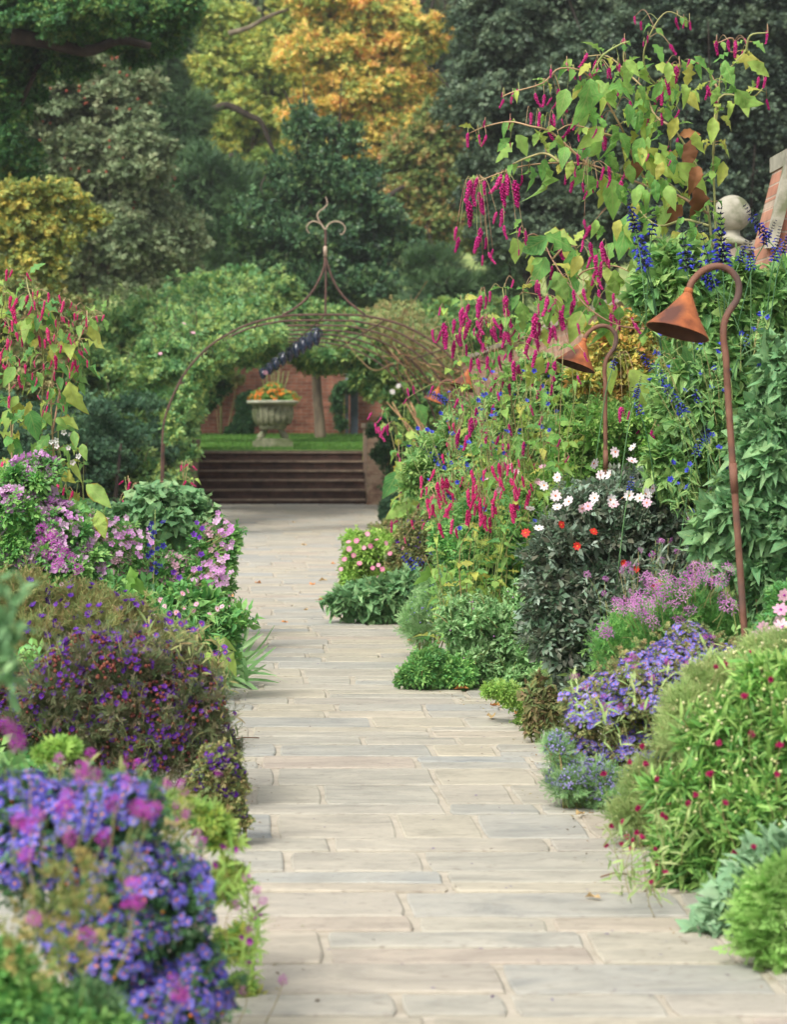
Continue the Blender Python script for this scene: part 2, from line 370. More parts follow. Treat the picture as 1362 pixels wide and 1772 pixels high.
def cloud(b, lobes, n, tmpl, size, up=.5, out=.6, rnd=.6, shell=.75, clump=0, clr=.25, mat=0, tint=(.05,.95), droop=0, zmin=None, flat=.5, cj=.25):
    """scatter leaves through ellipsoid lobes (N,6); returns nothing. clumps give light/dark structure"""
    lobes = np.asarray(lobes, float)
    wgt = (lobes[:, 3]*lobes[:, 5]+lobes[:, 3]*lobes[:, 4]+lobes[:, 4]*lobes[:, 5]); wgt /= wgt.sum()
    li = rng.choice(len(lobes), n, p=wgt)
    if clump:
        nc = clump; ci_l = rng.choice(len(lobes), nc, p=wgt)
        cd = rng.normal(size=(nc, 3)); cd /= np.linalg.norm(cd, axis=1)[:, None]
        cr = rng.uniform(shell, 1.08, nc)[:, None]
        cc = lobes[ci_l, :3]+cd*lobes[ci_l, 3:]*cr
        ct = rng.uniform(-cj, cj, nc)
        ci = rng.integers(0, nc, n)
        rr = lobes[ci_l[ci], 3:]*clr
        off = rng.normal(size=(n, 3))*rr*np.array([.6, .6, .6*flat])
        p = cc[ci]+off; dirn = cd[ci]*.6+off/(rr+1e-6)*.5; tt = ct[ci]
    else:
        dirn = rng.normal(size=(n, 3)); dirn /= np.linalg.norm(dirn, axis=1)[:, None]
        rad = 1-np.abs(rng.normal(0, 1-shell, n)); ph = lobes[li, 0]*3
        bump = 1+.12*np.sin(dirn[:, 0]*7+ph)*np.cos(dirn[:, 2]*6+dirn[:, 1]*5)
        p = lobes[li, :3]+dirn*lobes[li, 3:]*(rad*bump)[:, None]; tt = 0
    if zmin is not None:
        k = p[:, 2] > zmin; p = p[k]; dirn = dirn[k]; n = len(p); tt = tt[k] if clump else 0
    y = dirn*out+rng.normal(size=(n, 3))*rnd; y[:, 2] += up-droop
    nh = dirn*.6+rng.normal(size=(n, 3))*.45+np.array([0, 0, .9])
    r = np.clip(rng.uniform(tint[0], tint[1], n)+tt, .02, .98)
    b.inst(tmpl, frames(y, nh)*(size*rng.uniform(.6, 1.25, n))[:, None, None], p, r, mat)
def surf(lobes, n, front=True, up=.3, k=1.03):
    """points with normals on lobe tops and camera side"""
    lobes = np.asarray(lobes, float); out_p = []; out_n = []
    wgt = lobes[:, 3]*(lobes[:, 5]+lobes[:, 4]); wgt = wgt/wgt.sum()
    while len(out_p) < n:
        L = lobes[rng.choice(len(lobes), p=wgt)]; d = rng.normal(size=3); d /= np.linalg.norm(d)
        if d[2] < -.25 or (front and d[1] > .45): continue
        p = L[:3]+d*L[3:]*k
        q = (p-lobes[:, :3])/lobes[:, 3:]
        if (np.sum(q*q, axis=1) < .93).any(): continue
        out_p.append(p); out_n.append(d+np.array([0, 0, up])+rng.normal(size=3)*.3)
    return np.array(out_p), np.array(out_n)
def plobes(L, z, base, rz=None, zj=0):
    """pixel lobes (x, y, rx, ry[, depth offset[, depth radius]]) at depth z -> local ellipsoids about base"""
    o = []
    for q in L:
        zz = z+(q[4] if len(q) > 4 else 0); s = zz/F
        c = P(q[0], q[1], zz)-np.array(base); rx = q[2]*s; ry = q[3]*s
        o.append((c[0], c[1], c[2], rx, q[5] if len(q) > 5 else (rz if rz else rx*.85), ry))
    return np.array(o)

# ---------------------------------------------------------------- setting
soil = noisemat('soil', ['#3a2f26', '#5a4838', '#6d5a45'], 6, .95, .6, .02)
b = MB(); b.poly([(-300,-50,-.03),(300,-50,-.03),(300,500,-.03),(-300,500,-.03)], [(0,1,2,3)], smooth=False)
o = b.build('ground', soil); tag(o, 'brown soil of the flower beds beside the paving', 'ground', kind='structure')

# hillside and terrace
YT = 40.55
def hz(y): return float(np.interp(y, [40, 50, 56, 70, 90, 130, 200, 320], [.87, 1.13, 1.6, 4.2, 8.5, 22, 46, 80]))
grassg = noisemat('hill_grass', ['#4d6b35', '#7f9150', '#a8ac70'], .8, .9, .4, .05)
b = MB(); ys = np.concatenate([np.linspace(40.6, 60, 20), np.linspace(62, 320, 40)]); xs = np.linspace(-150, 150, 41)
v = [(x, y, hz(y)+(.25*math.sin(x*.3+y*.2) if y > 56 else 0)) for y in ys for x in xs]; nx = len(xs)
f = [(i*nx+j, i*nx+j+1, (i+1)*nx+j+1, (i+1)*nx+j) for i in range(len(ys)-1) for j in range(nx-1)]
b.poly(v, f); 
b.poly([(-150,40.6,-.1),(150,40.6,-.1),(150,40.6,.87),(-150,40.6,.87)], [(0,1,2,3)], smooth=False)
o = b.build('hillside', grassg); tag(o, 'grassy slope rising behind the garden under the trees', 'hillside', kind='structure')
# lawn blades
lawnm = leafmat('lawn_blades', ['#45762c', '#568a38', '#7a9c48'], .5, .3)
b = MB(); n = 46000; x = rng.uniform(-2.6, 3.2, n); y = 40.62+rng.uniform(0, 1, n)**1.3*9.4
p = np.stack([x, y, np.interp(y, [40, 50], [.87, 1.13])], 1); d = rng.normal(size=(n, 3))*.35; d[:, 2] = 1
b.inst(DIAM, frames(d, rng.normal(size=(n, 3)))*np.array([.3, 1, 1])[None, None, :]*rng.uniform(.04, .085, n)[:, None, None], p, rng.uniform(.05, .95, n))
o = b.build('grass', lawnm); tag(o, 'mown green lawn above the brick steps', 'grass', kind='stuff')

# path of riven slabs
m, t, bs, out = newmat('sandstone'); N_ = t.nodes.new; L_ = t.links.new
a = N_('ShaderNodeAttribute'); a.attribute_name = 'leafdata'; s = N_('ShaderNodeSeparateXYZ'); L_(a.outputs['Vector'], s.inputs[0])
col = ramp(t, [('#9f9d93',0), ('#a79f90',.15), ('#8f9494',.3), ('#b2a78f',.45), ('#a39d8d',.6), ('#828b91',.7), ('#ab9c88',.8), ('#a39185',.9), ('#b6ab95',1)], s.outputs[0])
tc = N_('ShaderNodeTexCoord'); cb = N_('ShaderNodeCombineXYZ'); sp = N_('ShaderNodeSeparateXYZ'); L_(tc.outputs['Object'], sp.inputs[0])
ad = N_('ShaderNodeMath'); ad.operation = 'MULTIPLY'; ad.inputs[1].default_value = 37; L_(s.outputs[0], ad.inputs[0])
L_(sp.outputs[0], cb.inputs[0]); L_(sp.outputs[1], cb.inputs[1]); L_(ad.outputs[0], cb.inputs[2])
mp = N_('ShaderNodeMapping'); mp.inputs['Scale'].default_value = (2.2, 5.5, 1); L_(cb.outputs[0], mp.inputs[0])
nz = N_('ShaderNodeTexNoise'); nz.inputs['Scale'].default_value = 1.3; nz.inputs['Detail'].default_value = 9; nz.inputs['Roughness'].default_value = .65; nz.inputs['Distortion'].default_value = 1.2; L_(mp.outputs[0], nz.inputs['Vector'])
mr = N_('ShaderNodeMapRange'); mr.inputs[1].default_value = .3; mr.inputs[2].default_value = .7; mr.inputs[3].default_value = 0; mr.inputs[4].default_value = 1; L_(nz.outputs[0], mr.inputs[0])
c2 = ramp(t, ['#84847f', '#bab5a9', '#d4cdbc'], mr.outputs[0])
mx = N_('ShaderNodeMix'); mx.data_type = 'RGBA'; mx.inputs[0].default_value = .45; L_(col, mx.inputs[6]); L_(c2, mx.inputs[7])
n3 = N_('ShaderNodeTexNoise'); n3.inputs['Scale'].default_value = 14; n3.inputs['Detail'].default_value = 8; L_(mp.outputs[0], n3.inputs['Vector'])
m3 = N_('ShaderNodeMapRange'); m3.inputs[1].default_value = .56; m3.inputs[2].default_value = .74; m3.inputs[3].default_value = 0; m3.inputs[4].default_value = .6; L_(n3.outputs[0], m3.inputs[0])
mx2 = N_('ShaderNodeMix'); mx2.data_type = 'RGBA'; L_(m3.outputs[0], mx2.inputs[0]); L_(mx.outputs[2], mx2.inputs[6]); mx2.inputs[7].default_value = hx('#776b60')
n4 = N_('ShaderNodeTexNoise'); n4.inputs['Scale'].default_value = 1.7; n4.inputs['Detail'].default_value = 7; n4.inputs['Roughness'].default_value = .7; L_(tc.outputs['Object'], n4.inputs['Vector'])
m4 = N_('ShaderNodeMapRange'); m4.inputs[1].default_value = .5; m4.inputs[2].default_value = .72; m4.inputs[3].default_value = 0; m4.inputs[4].default_value = .55; L_(n4.outputs[0], m4.inputs[0])
mx4 = N_('ShaderNodeMix'); mx4.data_type = 'RGBA'; L_(m4.outputs[0], mx4.inputs[0]); L_(mx2.outputs[2], mx4.inputs[6]); mx4.inputs[7].default_value = hx('#8d8a80')
L_(mx4.outputs[2], bs.inputs['Base Color']); bs.inputs['Roughness'].default_value = .75
bp = N_('ShaderNodeBump'); bp.inputs['Strength'].default_value = .8; bp.inputs['Distance'].default_value = .014; L_(nz.outputs[0], bp.inputs['Height']); L_(bp.outputs[0], bs.inputs['Normal'])
stone_slab = m
mortar = noisemat('path_mortar', ['#9a9284', '#b2aa9b', '#beb6a8'], 9, .95, .4, .006)
def edge_l(y): return float(np.interp(y, [0, 5, 8, 12, 20, 30, 39], [-.9, -.75, -.7, -.85, -1.3, -1.55, -1.7]))
def edge_r(y): return float(np.interp(y, [0, 5, 8, 12, 16, 22, 39], [1.55, 1.5, 1.4, 1.25, 1.15, 1.5, 1.75]))
b = MB(); ys = np.linspace(1.5, 38.85, 60)
v = [];
for y in ys: v += [(edge_l(y), y, 0), (edge_r(y), y, 0)]
b.poly(v, [(2*i, 2*i+1, 2*i+3, 2*i+2) for i in range(59)], mat=1, smooth=False)
def slab(x, y, wd, dp):
    g = random.uniform(.007, .012); sk = -.01; h = .006+random.uniform(-.0015, .003); tl = random.uniform(-.002, .002)
    segs = 7
    def jit(): return random.uniform(-.0045, .0045)
    bot = [(x+g+(wd-2*g)*i/segs, y+g+jit()) for i in range(segs+1)]
    rt = [(x+wd-g+jit(), y+dp*q) for q in (.3, .7)]
    tp = [(x+wd-g-(wd-2*g)*i/segs, y+dp-g+jit()) for i in range(segs+1)]
    lt = [(x+g+jit(), y+dp*q) for q in (.7, .3)]
    for seq in (bot, tp):
        for e in (0, -1): seq[e] = (seq[e][0]+(.008 if seq[e][0] < x+wd/2 else -.008)*random.random(), seq[e][1])
    pr = bot+rt+tp+lt; k = len(pr)
    r0 = random.random()
    cx, cy = x+wd/2, y+dp/2
    V = [(q[0]+sk*q[1], q[1], -.004) for q in pr]+[(q[0]+sk*q[1], q[1], h-.003) for q in pr]+[(cx+(q[0]-cx)*(1-.012/wd)+sk*q[1], cy+(q[1]-cy)*(1-.014/dp), h+tl*(q[0]-cx)*4) for q in pr]
    fc = [(i, (i+1) % k, k+(i+1) % k, k+i) for i in range(k)]+[(k+i, k+(i+1) % k, 2*k+(i+1) % k, 2*k+i) for i in range(k)]+[tuple(range(2*k, 3*k))]
    b.poly(V, fc, (r0, .5, .5), 0, False)
y = 1.6
while y < 38.6:
    dp = random.choice([.19, .26, .3, .36, .42, .3, .22])*random.uniform(.92, 1.08)
    if y > 14: dp *= random.choice([1, 1, 1.4])
    dp = min(dp, 38.84-y)
    x = edge_l(y+dp/2)-random.uniform(0, .15)
    while x < edge_r(y+dp/2)-.15:
        wd = random.choice([.24, .34, .42, .5, .62, .75, .4])*random.uniform(.9, 1.1)
        if x+wd > edge_r(y+dp/2)+.1: wd = max(.2, edge_r(y+dp/2)+.1*random.random()-x)
        parts = [(y, dp)]
        if dp > .25 and random.random() < .33: fr = random.uniform(.4, .6); parts = [(y, dp*fr), (y+dp*fr, dp*(1-fr))]
        for y_, dp_ in parts: slab(x, y_, wd, dp_)
        x += wd
    y += dp
o = b.build('path', [stone_slab, mortar]); tag(o, 'pale riven sandstone paving with sandy joints running to the steps', 'path', kind='structure')

# steps
riser = brickmat('dark_brick_risers', '#46332b', '#5a4036', '#352a25', 1.0)
tread = noisemat('worn_tread_nosing', ['#5d5044', '#857462', '#a08e78'], 7, .85, .4, .006)
cheek = noisemat('mossy_brown_stone', ['#5b4438', '#8a6f5c', '#a58f78', '#6f6a50'], 5, .9, .6, .02)
st = thing('flight_of_steps', 'six dark brick steps with pale worn nosings up to the lawn', 'steps', (-.0, 38.85, 0))
zz = 0
for i in range(6):
    h = .085 if i == 0 else .157; y0 = .345*i; sroot = None
    b = MB(); b.box((0, y0+.02+(2.2-y0)/2, zz+(h-.03)/2-(.02 if i == 0 else 0)), (1.43, (2.2-y0)/2, (h-.03)/2+(.02 if i == 0 else 0)))
    sroot = b.build('step', riser, st)
    b = MB(); b.box((0, y0+.17, zz+h-.014), (1.428, .19, .014)); b.build('nosing', tread, sroot)
    zz += h
def tagmesh(b, name, mats, label, cat, loc=None, group=None): return tag(b.build(name, mats), label, cat, group)
# cheek walls
for side, lab in ((-1, 'low brown stone pier at the left end of the steps under the climber'), (1, 'mossy brown stone pier at the right end of the steps')):
    r_ = thing('stone_pier', lab, 'pier', (side*1.60, 38.7, 0), 'stone piers flanking the steps')
    b = MB(); H = 1.0 if side < 0 else 1.28
    for k in range(int(H/.17)+1):
        z0 = k*.17; z1 = min(H, z0+.165)
        if z1-z0 < .03: continue
        b.box((random.uniform(-.006,.006), 1.0, (z0+z1)/2), (.155+random.uniform(-.008,.008), 1.05, (z1-z0)/2))
    b.build('shaft', cheek, r_)
    b = MB(); b.box((0, 1.0, H+.045), (.18, 1.09, .04)); b.build('coping', tread, r_)
b = MB()
for k in range(3): b.box((random.uniform(-.02,.02), 0, .1+.19*k), (.22-.02*k, .25, .09))
b.v = [q+np.array([1.93, 37.9, 0]) for q in b.v]
tagmesh(b, 'stone_block', cheek, 'squat pile of rough brown stone blocks right of the steps', 'stone')

# brick wall behind urn
redbrick = brickmat('old_red_brick', '#7c4636', '#9c6450', '#8f8272')
wr = thing('garden_wall', 'old red brick wall behind the stone urn and lawn', 'wall', (0, 50.3, 1.1))
b = MB(); b.box((0, .18, .92), (9, .18, 1.0)); b.build('brickwork', redbrick, wr)
b = MB(); b.box((0, .18, 1.97), (9.05, .24, .05)); b.build('coping', cheek, wr)
# grey blue post
gb = noisemat('grey_blue_paint', ['#3c4650', '#566270', '#66727f'], 3, .6, .2, .004)
pr = thing('door_post', 'grey blue painted door post against the brick wall', 'post', (1.52, 49.9, 1.12))
b = MB(); b.box((.06, 0, 1.0), (.085, .06, 1.05)); b.build('post', gb, pr)
b = MB(); b.box((-.09, .02, 1.0), (.035, .05, 1.03)); b.build('trim', noisemat('pale_grey_trim', ['#7c8894', '#98a3ad'], 3), pr)

# urn
lich = noisemat('lichened_stone', ['#50563f', '#747860', '#94957c', '#60664c'], 7, .9, .6, .02, cols2='#5f6a44', scale2=2.4)
u0 = P(472, 781, 41.6); u0[2] = .88
ur = thing('garden_urn', 'lichened stone urn with two scroll feet on a square plinth', 'urn', u0)
b = MB(); b.box((0, 0, .085), (.36, .32, .085)); b.box((0, 0, .195), (.31, .28, .02)); b.build('plinth', lich, ur)
for sx in (-.17, .17):
    b = MB()
    b.tube([(sx*1.15, 0, .215), (sx*1.25, 0, .25), (sx*1.05, 0, .31), (sx*.8, 0, .37), (sx*.95, 0, .41)], [.075, .085, .06, .05, .065], 10)
    b.build('foot', lich, ur)
b = MB(); prof = [(.0,.38),(.2,.38),(.25,.40),(.24,.43),(.26,.46),(.30,.50),(.335,.60),(.35,.72),(.36,.78),(.385,.82),(.36,.84)]
b.lathe(prof, sides=40)
for k in range(20):
    a = k*math.pi/10; b.tube([(math.cos(a)*q[0]*1.01, math.sin(a)*q[0]*1.01, q[1]) for q in prof[4:9]], [.012,.03,.034,.028,.014], 6)
b.build('bowl', lich, ur)
b = MB(); b.lathe([(.36,.83),(.46,.845),(.475,.865),(.47,.895),(.45,.90),(.40,.895),(.38,.82),(0,.80)], sides=40); b.build('rim', noisemat('pale_lichened_rim', ['#7c7f6c', '#a6a794', '#b9b9a8'], 8, .9, .4, .01), ur)

# rust
rust = noisemat('rusted_steel', ['#6d3a22', '#9a5530', '#b56a3c', '#84482c'], 9, .85, .5, .003, cols2='#5c382e', scale2=7, k=.92)
rust_d = noisemat('dark_rust', ['#4f3428', '#77503f', '#86604e'], 12, .8, .5, .002, k=1.0, cols2='#5b4640', scale2=5)
inner = noisemat('dark_brown_inside', ['#3a241b', '#5f3a29'], 12, .9, .3, .002)  # darker brown for the cone's inner face and the bulb holder
def catmull(p, n=8):
    p = np.array(p, float); q = np.vstack([2*p[0]-p[1], p, 2*p[-1]-p[-2]]); o = []
    for i in range(1, len(q)-2):
        for k in range(n):
            t = k/n; o.append(.5*((2*q[i])+(-q[i-1]+q[i+1])*t+(2*q[i-1]-5*q[i]+4*q[i+1]-q[i+2])*t*t+(-q[i-1]+3*q[i]-3*q[i+1]+q[i+2])*t**3))
    o.append(q[-2]); return np.array(o)
# pixels relative to lamp 1's pole foot column, metres
S1 = 520.
def lp(px, py): return ((px-1250)/S1, 0, EYE-(py-744)/S1)
lroot = thing('garden_lamp', 'nearest rusty cone lamp on a crook pole, largest and rightmost', 'lamp', (1.585, F/S1, 0), 'rusty shepherd crook lamps along the right border')
b = MB(); pts = catmull([lp(1250, 1400), lp(1250, 1000), lp(1250, 700), lp(1251, 620), lp(1249, 582), lp(1253, 555), lp(1264, 535), lp(1277, 518), lp(1282, 498), lp(1279, 481), lp(1266, 465), lp(1246, 458), lp(1224, 463), lp(1206, 477), lp(1197, 491), lp(1194, 503)])
b.tube(pts, .0115, 12); b.build('crook_pole', rust_d, lroot)
b = MB(); b.tube([lp(1250, 852), lp(1250, 800)], .0135, 12); b.build('pole_sleeve', rust_d, lroot)
ax = np.array([-26, 0, 68.]); apex = np.array(lp(1194, 499)); rimc = np.array(lp(1168.5, 568)); rimc[1] = -.018
axis = (apex-rimc)/np.linalg.norm(apex-rimc); H = np.linalg.norm(apex-rimc)
zc = axis; yc = np.cross(zc, [1, 0, 0]); yc /= np.linalg.norm(yc); xc = np.cross(yc, zc); MC = np.stack([xc, yc, zc], 1)
b = MB(); RR = 56/S1
b.lathe([(RR, 0), (RR*.985, .003), (RR*.5, H*.49), (.014, H*.96), (.011, H*1.02)], rimc, 48, M=MC, mat=0)
b.lathe([(RR*.965, 0), (RR*.47, H*.47), (.01, H*.93)], rimc, 48, M=MC, mat=1)
b.lathe([(RR*.965, 0), (RR, 0)], rimc, 48, M=MC, mat=0)
shade = b.build('lamp_shade', [rust, inner], lroot)
b = MB(); b.lathe([(.0001, H*.62), (.012, H*.62), (.016, H*.7), (.012, H*.85)], rimc, 16, M=MC); b.build('bulb_holder', inner, shade)
b = MB(); b.lathe([(.0125, H*.97), (.0155, H*.99), (.0155, H*1.06), (.0125, H*1.09)], rimc, 16, M=MC); b.build('collar', rust, lroot)
lroot.rotation_euler = (0, R(-4.0), 0)
lamps = [(1.725, 4000/328, 'second rusty cone lamp along the border behind the white dahlias', (0, R(-.5), R(-4))),
         (1.60, 4000/215, 'third rusty cone lamp, half hidden by pink drooping flower tassels', (0, R(.5), R(8))),
         (1.69, 4000/172, 'farthest and smallest rusty cone lamp, beside the iron arch', (0, R(0), R(-22)))]
for X, Y, lab, rot in lamps:
    c = lroot.copy(); C.objects.link(c); c.location = (X, Y, 0 if Y < 20 else -.05); c.rotation_euler = rot; c['label'] = lab
    for ch in list(lroot.children):
        k = ch.copy(); C.objects.link(k); k.parent = c
        for g in ch.children:
            g2 = g.copy(); C.objects.link(g2); g2.parent = k

# right boundary wall, running along the border
pinkbrick = brickmat('weathered_pink_brick', '#b0836c', '#c39a82', '#b8a693', axis='yz')
wl = thing('boundary_wall', 'weathered pink brick wall with stone coping behind the right border', 'wall', (3.2, 12, 0))
b = MB(); b.box((.17, 14.5, 1.22), (.17, 14.5, 1.22)); b.build('brickwork', pinkbrick, wl)
b = MB(); b.box((.17, 14.5, 2.475), (.23, 14.6, .035)); b.build('coping', noisemat('coping_stone', ['#8c8375', '#b1a595', '#8f7e6c'], 4, .9, .4, .01, cols2='#6d6a52', scale2=1.2), wl)
sph = P(1260, 370, 16.3)
bp_ = thing('wall_pier', 'brick wall pier topped by a weathered stone ball', 'pier', (3.37, 16.6, 0))
bp_.location = (sph[0]+.03, sph[1]-.1, 0)
palest = noisemat('pale_grey_stone', ['#7f7d6e', '#a5a191', '#b8b3a3'], 6, .9, .5, .01, cols2='#6c7054', scale2=7)
b = MB(); b.box((0, .1, 1.19), (.22, .22, 1.19)); b.box((0, .1, 2.41), (.26, .26, .03)); b.build('shaft', brickmat('pier_brick', '#94604a', '#ad7a62', '#a89a8a'), bp_)
zb = sph[2]; b = MB()
b.lathe([(.0001, zb-.15), (.13, zb-.225), (.135, zb-.20), (.10, zb-.185), (.06, zb-.155), (.055, zb-.12), (.06, zb-.1)], (0, .1, 0), 28); b.build('ball_base', palest, bp_)
b = MB(); b.lathe([(.132*math.sin(a)+1e-4, zb-.132*math.cos(a)) for a in np.linspace(0, math.pi, 18)], (0, .1, 0), 32); b.build('stone_ball', palest, bp_)
gp = P(1362, 400, 13.6)
g_ = thing('gabled_pier', 'tall terracotta pier with a pale sloping cap behind the salvias', 'pier', (gp[0]+.02, gp[1], 0))
b = MB(); H0 = P(0, 420, 13.6)[2]; H1 = P(0, 292, 13.6)[2]
b.poly([(-.17,-.2,0),(.3,-.2,0),(.3,.2,0),(-.17,.2,0),(-.17,-.2,H0),(.3,-.2,H0),(.3,.2,H0),(-.17,.2,H0),(-.06,-.2,H1),(.3,-.2,H1),(.3,.2,H1),(-.06,.2,H1)],
       [(0,1,5,4),(1,2,6,5),(2,3,7,6),(3,0,4,7),(4,5,9,8),(5,6,10,9),(6,7,11,10),(7,4,8,11),(8,9,10,11)], smooth=False)
b.build('shaft', brickmat('terracotta_brick', '#a8705a', '#bc8a72', '#b09c8a'), g_)
b = MB(); b.poly([(-.19,-.24,H0-.05),(-.13,-.24,H0-.05),(-.01,-.24,H1-.02),(-.07,-.24,H1+.03),(-.19,-.17,H0-.05),(-.13,-.17,H0-.05),(-.01,-.17,H1-.02),(-.07,-.17,H1+.03)],
       [(0,1,2,3),(4,7,6,5),(0,3,7,4),(1,5,6,2),(3,2,6,7),(0,4,5,1)], smooth=False)
b.box((.13, 0, H1+.045), (.2, .23, .045)); b.build('cap', palest, g_)

# ---------------------------------------------------------------- arch
arch = thing('iron_arch', 'rusty iron hoop tunnel over the path topped by a scrolled finial', 'arch', (.49, 26, 0))
hp = [(279,762),(285,718),(301,678),(320,643),(356,603),(395,577),(435,559),(488,547),(525,545)]
def hoop_pts():
    s = 26/F; L = [((x-560)*s, 0, EYE-(y-744)*s) for x, y in hp]
    L = [(L[0][0]-.01, 0, 0)]+[(L[0][0]-.01, 0, .6)]+L
    return catmull(L+[(0, 0, L[-1][2]+.003)]+[(-x, 0, z) for x, _, z in L[::-1]], 5)
iron = noisemat('iron_rust', ['#332824', '#553c34', '#664a40'], 14, .75, .4, .002)
HP = hoop_pts()
b = MB(); b.tube(HP, .0125, 8); hoop = b.mesh('hoop', [iron])
NH = 10
for i in range(NH):
    o = link('hoop', hoop, arch); q = i/(NH-1); o.location = (-.43*q, 12*q, 0)
def rail(idx):
    b = MB(); p = HP[idx]; b.tube([(p[0]-.43*q, 12*q, p[2]-.012) for q in np.linspace(0, 1, 10)], .009, 6); b.build('rail', iron, arch)
for fr in (.5, .38, .62, .27, .73): rail(int((len(HP)-1)*fr))
s26 = 26/F
def fp(x, y): return ((420+x/4.789-560)*s26, 0, EYE-((330+y/4.789)-744)*s26)
fin = None
b = MB(); b.tube(catmull([fp(676,560), fp(676,520), fp(678,460), fp(679,400), fp(679,320)]), [.014]*33, 8); fin = b.build('finial', iron, arch)
for seq in ([(320,1030),(400,990),(500,915),(570,835),(625,740),(665,640),(674,555)], [(1010,1030),(930,970),(850,900),(780,810),(730,710),(700,620),(680,555)], [(678,1040),(680,900),(682,700),(678,555)]):
    b = MB(); b.tube(catmull([fp(*q) for q in seq]), .013, 8); b.build('brace', iron, fin)
pal = noisemat('worn_pale_iron', ['#8a7a6a', '#b09c88', '#7b6555'], 14, .7, .3, .002)
b = MB(); b.tube([fp(677,545), fp(677,460)], .021, 12); b.build('sleeve', pal, fin)
for seq in ([(679,330),(650,285),(610,260),(570,255),(535,280),(522,315),(545,355)], [(679,330),(700,285),(740,258),(790,258),(830,285),(842,320),(820,360),(798,360)], [(679,330),(640,270),(612,215),(625,175),(665,145),(692,115),(690,80),(680,50)]):
    b = MB(); p = catmull([fp(*q) for q in seq]); b.tube(p, np.linspace(.009, .0055, len(p)), 8); b.build('scroll', pal, fin)

# blue ornaments strung under the ridge
glass, t, bs, _ = newmat('dark_blue_glaze'); bs.inputs['Roughness'].default_value = .18; bs.inputs['Coat Weight'].default_value = .4
nz = t.nodes.new('ShaderNodeTexNoise'); nz.inputs['Scale'].default_value = 12; t.links.new(ramp(t, ['#0c1220', '#18243a', '#33445f'], nz.outputs[0]), bs.inputs['Base Color'])
b = MB()
b.lathe([(.0005,-.19),(.022,-.18),(.045,-.13),(.05,-.09),(.036,-.05),(.014,-.025),(.012,0)], sides=10)
for k in range(4): b.tube(catmull([(0,0,-.02),(.05*math.cos(k*1.57),.05*math.sin(k*1.57),-.03),(.062*math.cos(k*1.57),.062*math.sin(k*1.57),-.10)], 3), np.linspace(.012,.006,7), 6)
om = b.mesh('ornament', [glass])
b = MB(); b.tube([(0,0,.02),(0,0,-.03)], .003, 5); wm = b.mesh('hook', [iron])
ORD = ['first and nearest', 'second', 'third', 'fourth', 'fifth', 'sixth', 'seventh', 'eighth', 'last and farthest']
for i in range(9):
    q = i/8; p = P(548-93*q**1.0, 566+70*q**1.05, 26.3+4.5*q)
    r_ = thing('hanging_ornament', f'{ORD[i]} dark blue glossy ornament in the string under the arch ridge', 'ornament', p, 'dark blue ornaments strung under the arch')
    o = link('body', om, r_); o.rotation_euler = (0, 0, i*1.3); o.scale = (1, 1, 1.15-.3*q); link('hook', wm, r_)
# ---------------------------------------------------------------- planting: materials
bark = noisemat('grey_brown_bark', ['#3b332a', '#6a5e4d', '#857965'], 5, .95, .8, .03, sx=(1,1,.25))
darkbark = noisemat('dark_bark', ['#1f1a17', '#332b24', '#463c31'], 5, .95, .8, .03, sx=(1,1,.25))
stemm = leafmat('green_stem', ['#5f7a35', '#8a9650', '#9a7f55'], .6, 0)
redstem = leafmat('reddish_stem', ['#8a9a55', '#a98a62', '#a87862'], .6, 0)
oak = leafmat('oak_leaves', ['#2f6238', '#3f7a3c', '#559044', '#7d9440'], .5, .3)
haw = leafmat('hawthorn_leaves', ['#647c54', '#7b9264', '#98aa7a', '#8f9468'], .6, .3)
conif = leafmat('conifer_needles', ['#36583a', '#486c42', '#5c8048'], .6, .15)
maple_y = leafmat('yellow_green_maple_leaves', ['#86a850', '#a8bc58', '#cccc5c', '#ecd860'], .5, .4)
maple_o = leafmat('orange_maple_leaves', ['#98b458', '#c2c45c', '#f0d662', '#fccc66', '#f4a868'], .5, .4)
maple_r = leafmat('rust_and_olive_leaves', ['#5f8040', '#7f9648', '#a09c50', '#cc9058'], .5, .35)
hollym = leafmat('holly_leaves', ['#2c5238', '#3c6840', '#52804c', '#72904c'], .38, .15, spec=.45)
holm = leafmat('holm_oak_leaves', ['#3c5440', '#506a50', '#667f5e', '#7b8e68'], .45, .2)
holm_d = leafmat('dark_holm_oak_leaves', ['#31483a', '#425a46', '#566e54', '#687f5c'], .45, .18)
gold = leafmat('golden_leaves', ['#6f8e4c', '#92a850', '#bcbc54', '#e0c454'], .5, .4)
rosem = leafmat('climbing_rose_leaves', ['#3f7a44', '#5c9352', '#7fac5c', '#a3b857'], .45, .3)
rosed = leafmat('deep_green_rose_leaves', ['#2a5c3a', '#3d7446', '#5b8b50'], .45, .25)
yew = leafmat('clipped_hedge_leaves', ['#2e553c', '#3e6846', '#547c50'], .5, .15)
woodm = leafmat('far_wood_leaves', ['#22402c', '#34563a', '#4f6f40', '#7b7a3a'], .6, .2)
g_mid = leafmat('mid_green_leaves', ['#4a8848', '#66a052', '#84b45c', '#a3c268'], .45, .35, vein=.25)
g_lime = leafmat('lime_green_leaves', ['#74ad45', '#90bf4e', '#abcc5a'], .5, .4)
g_pale = leafmat('pale_minty_leaves', ['#6ca45e', '#88b872', '#a8cc8c'], .55, .3)
g_fresh = leafmat('fresh_green_leaves', ['#4a914c', '#68aa54', '#8cbe5c'], .45, .35)
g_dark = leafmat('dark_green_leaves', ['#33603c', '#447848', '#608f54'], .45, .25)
g_blue = leafmat('blue_green_leaves', ['#4f8a58', '#6aa268', '#8eb87a'], .5, .3, vein=.3)
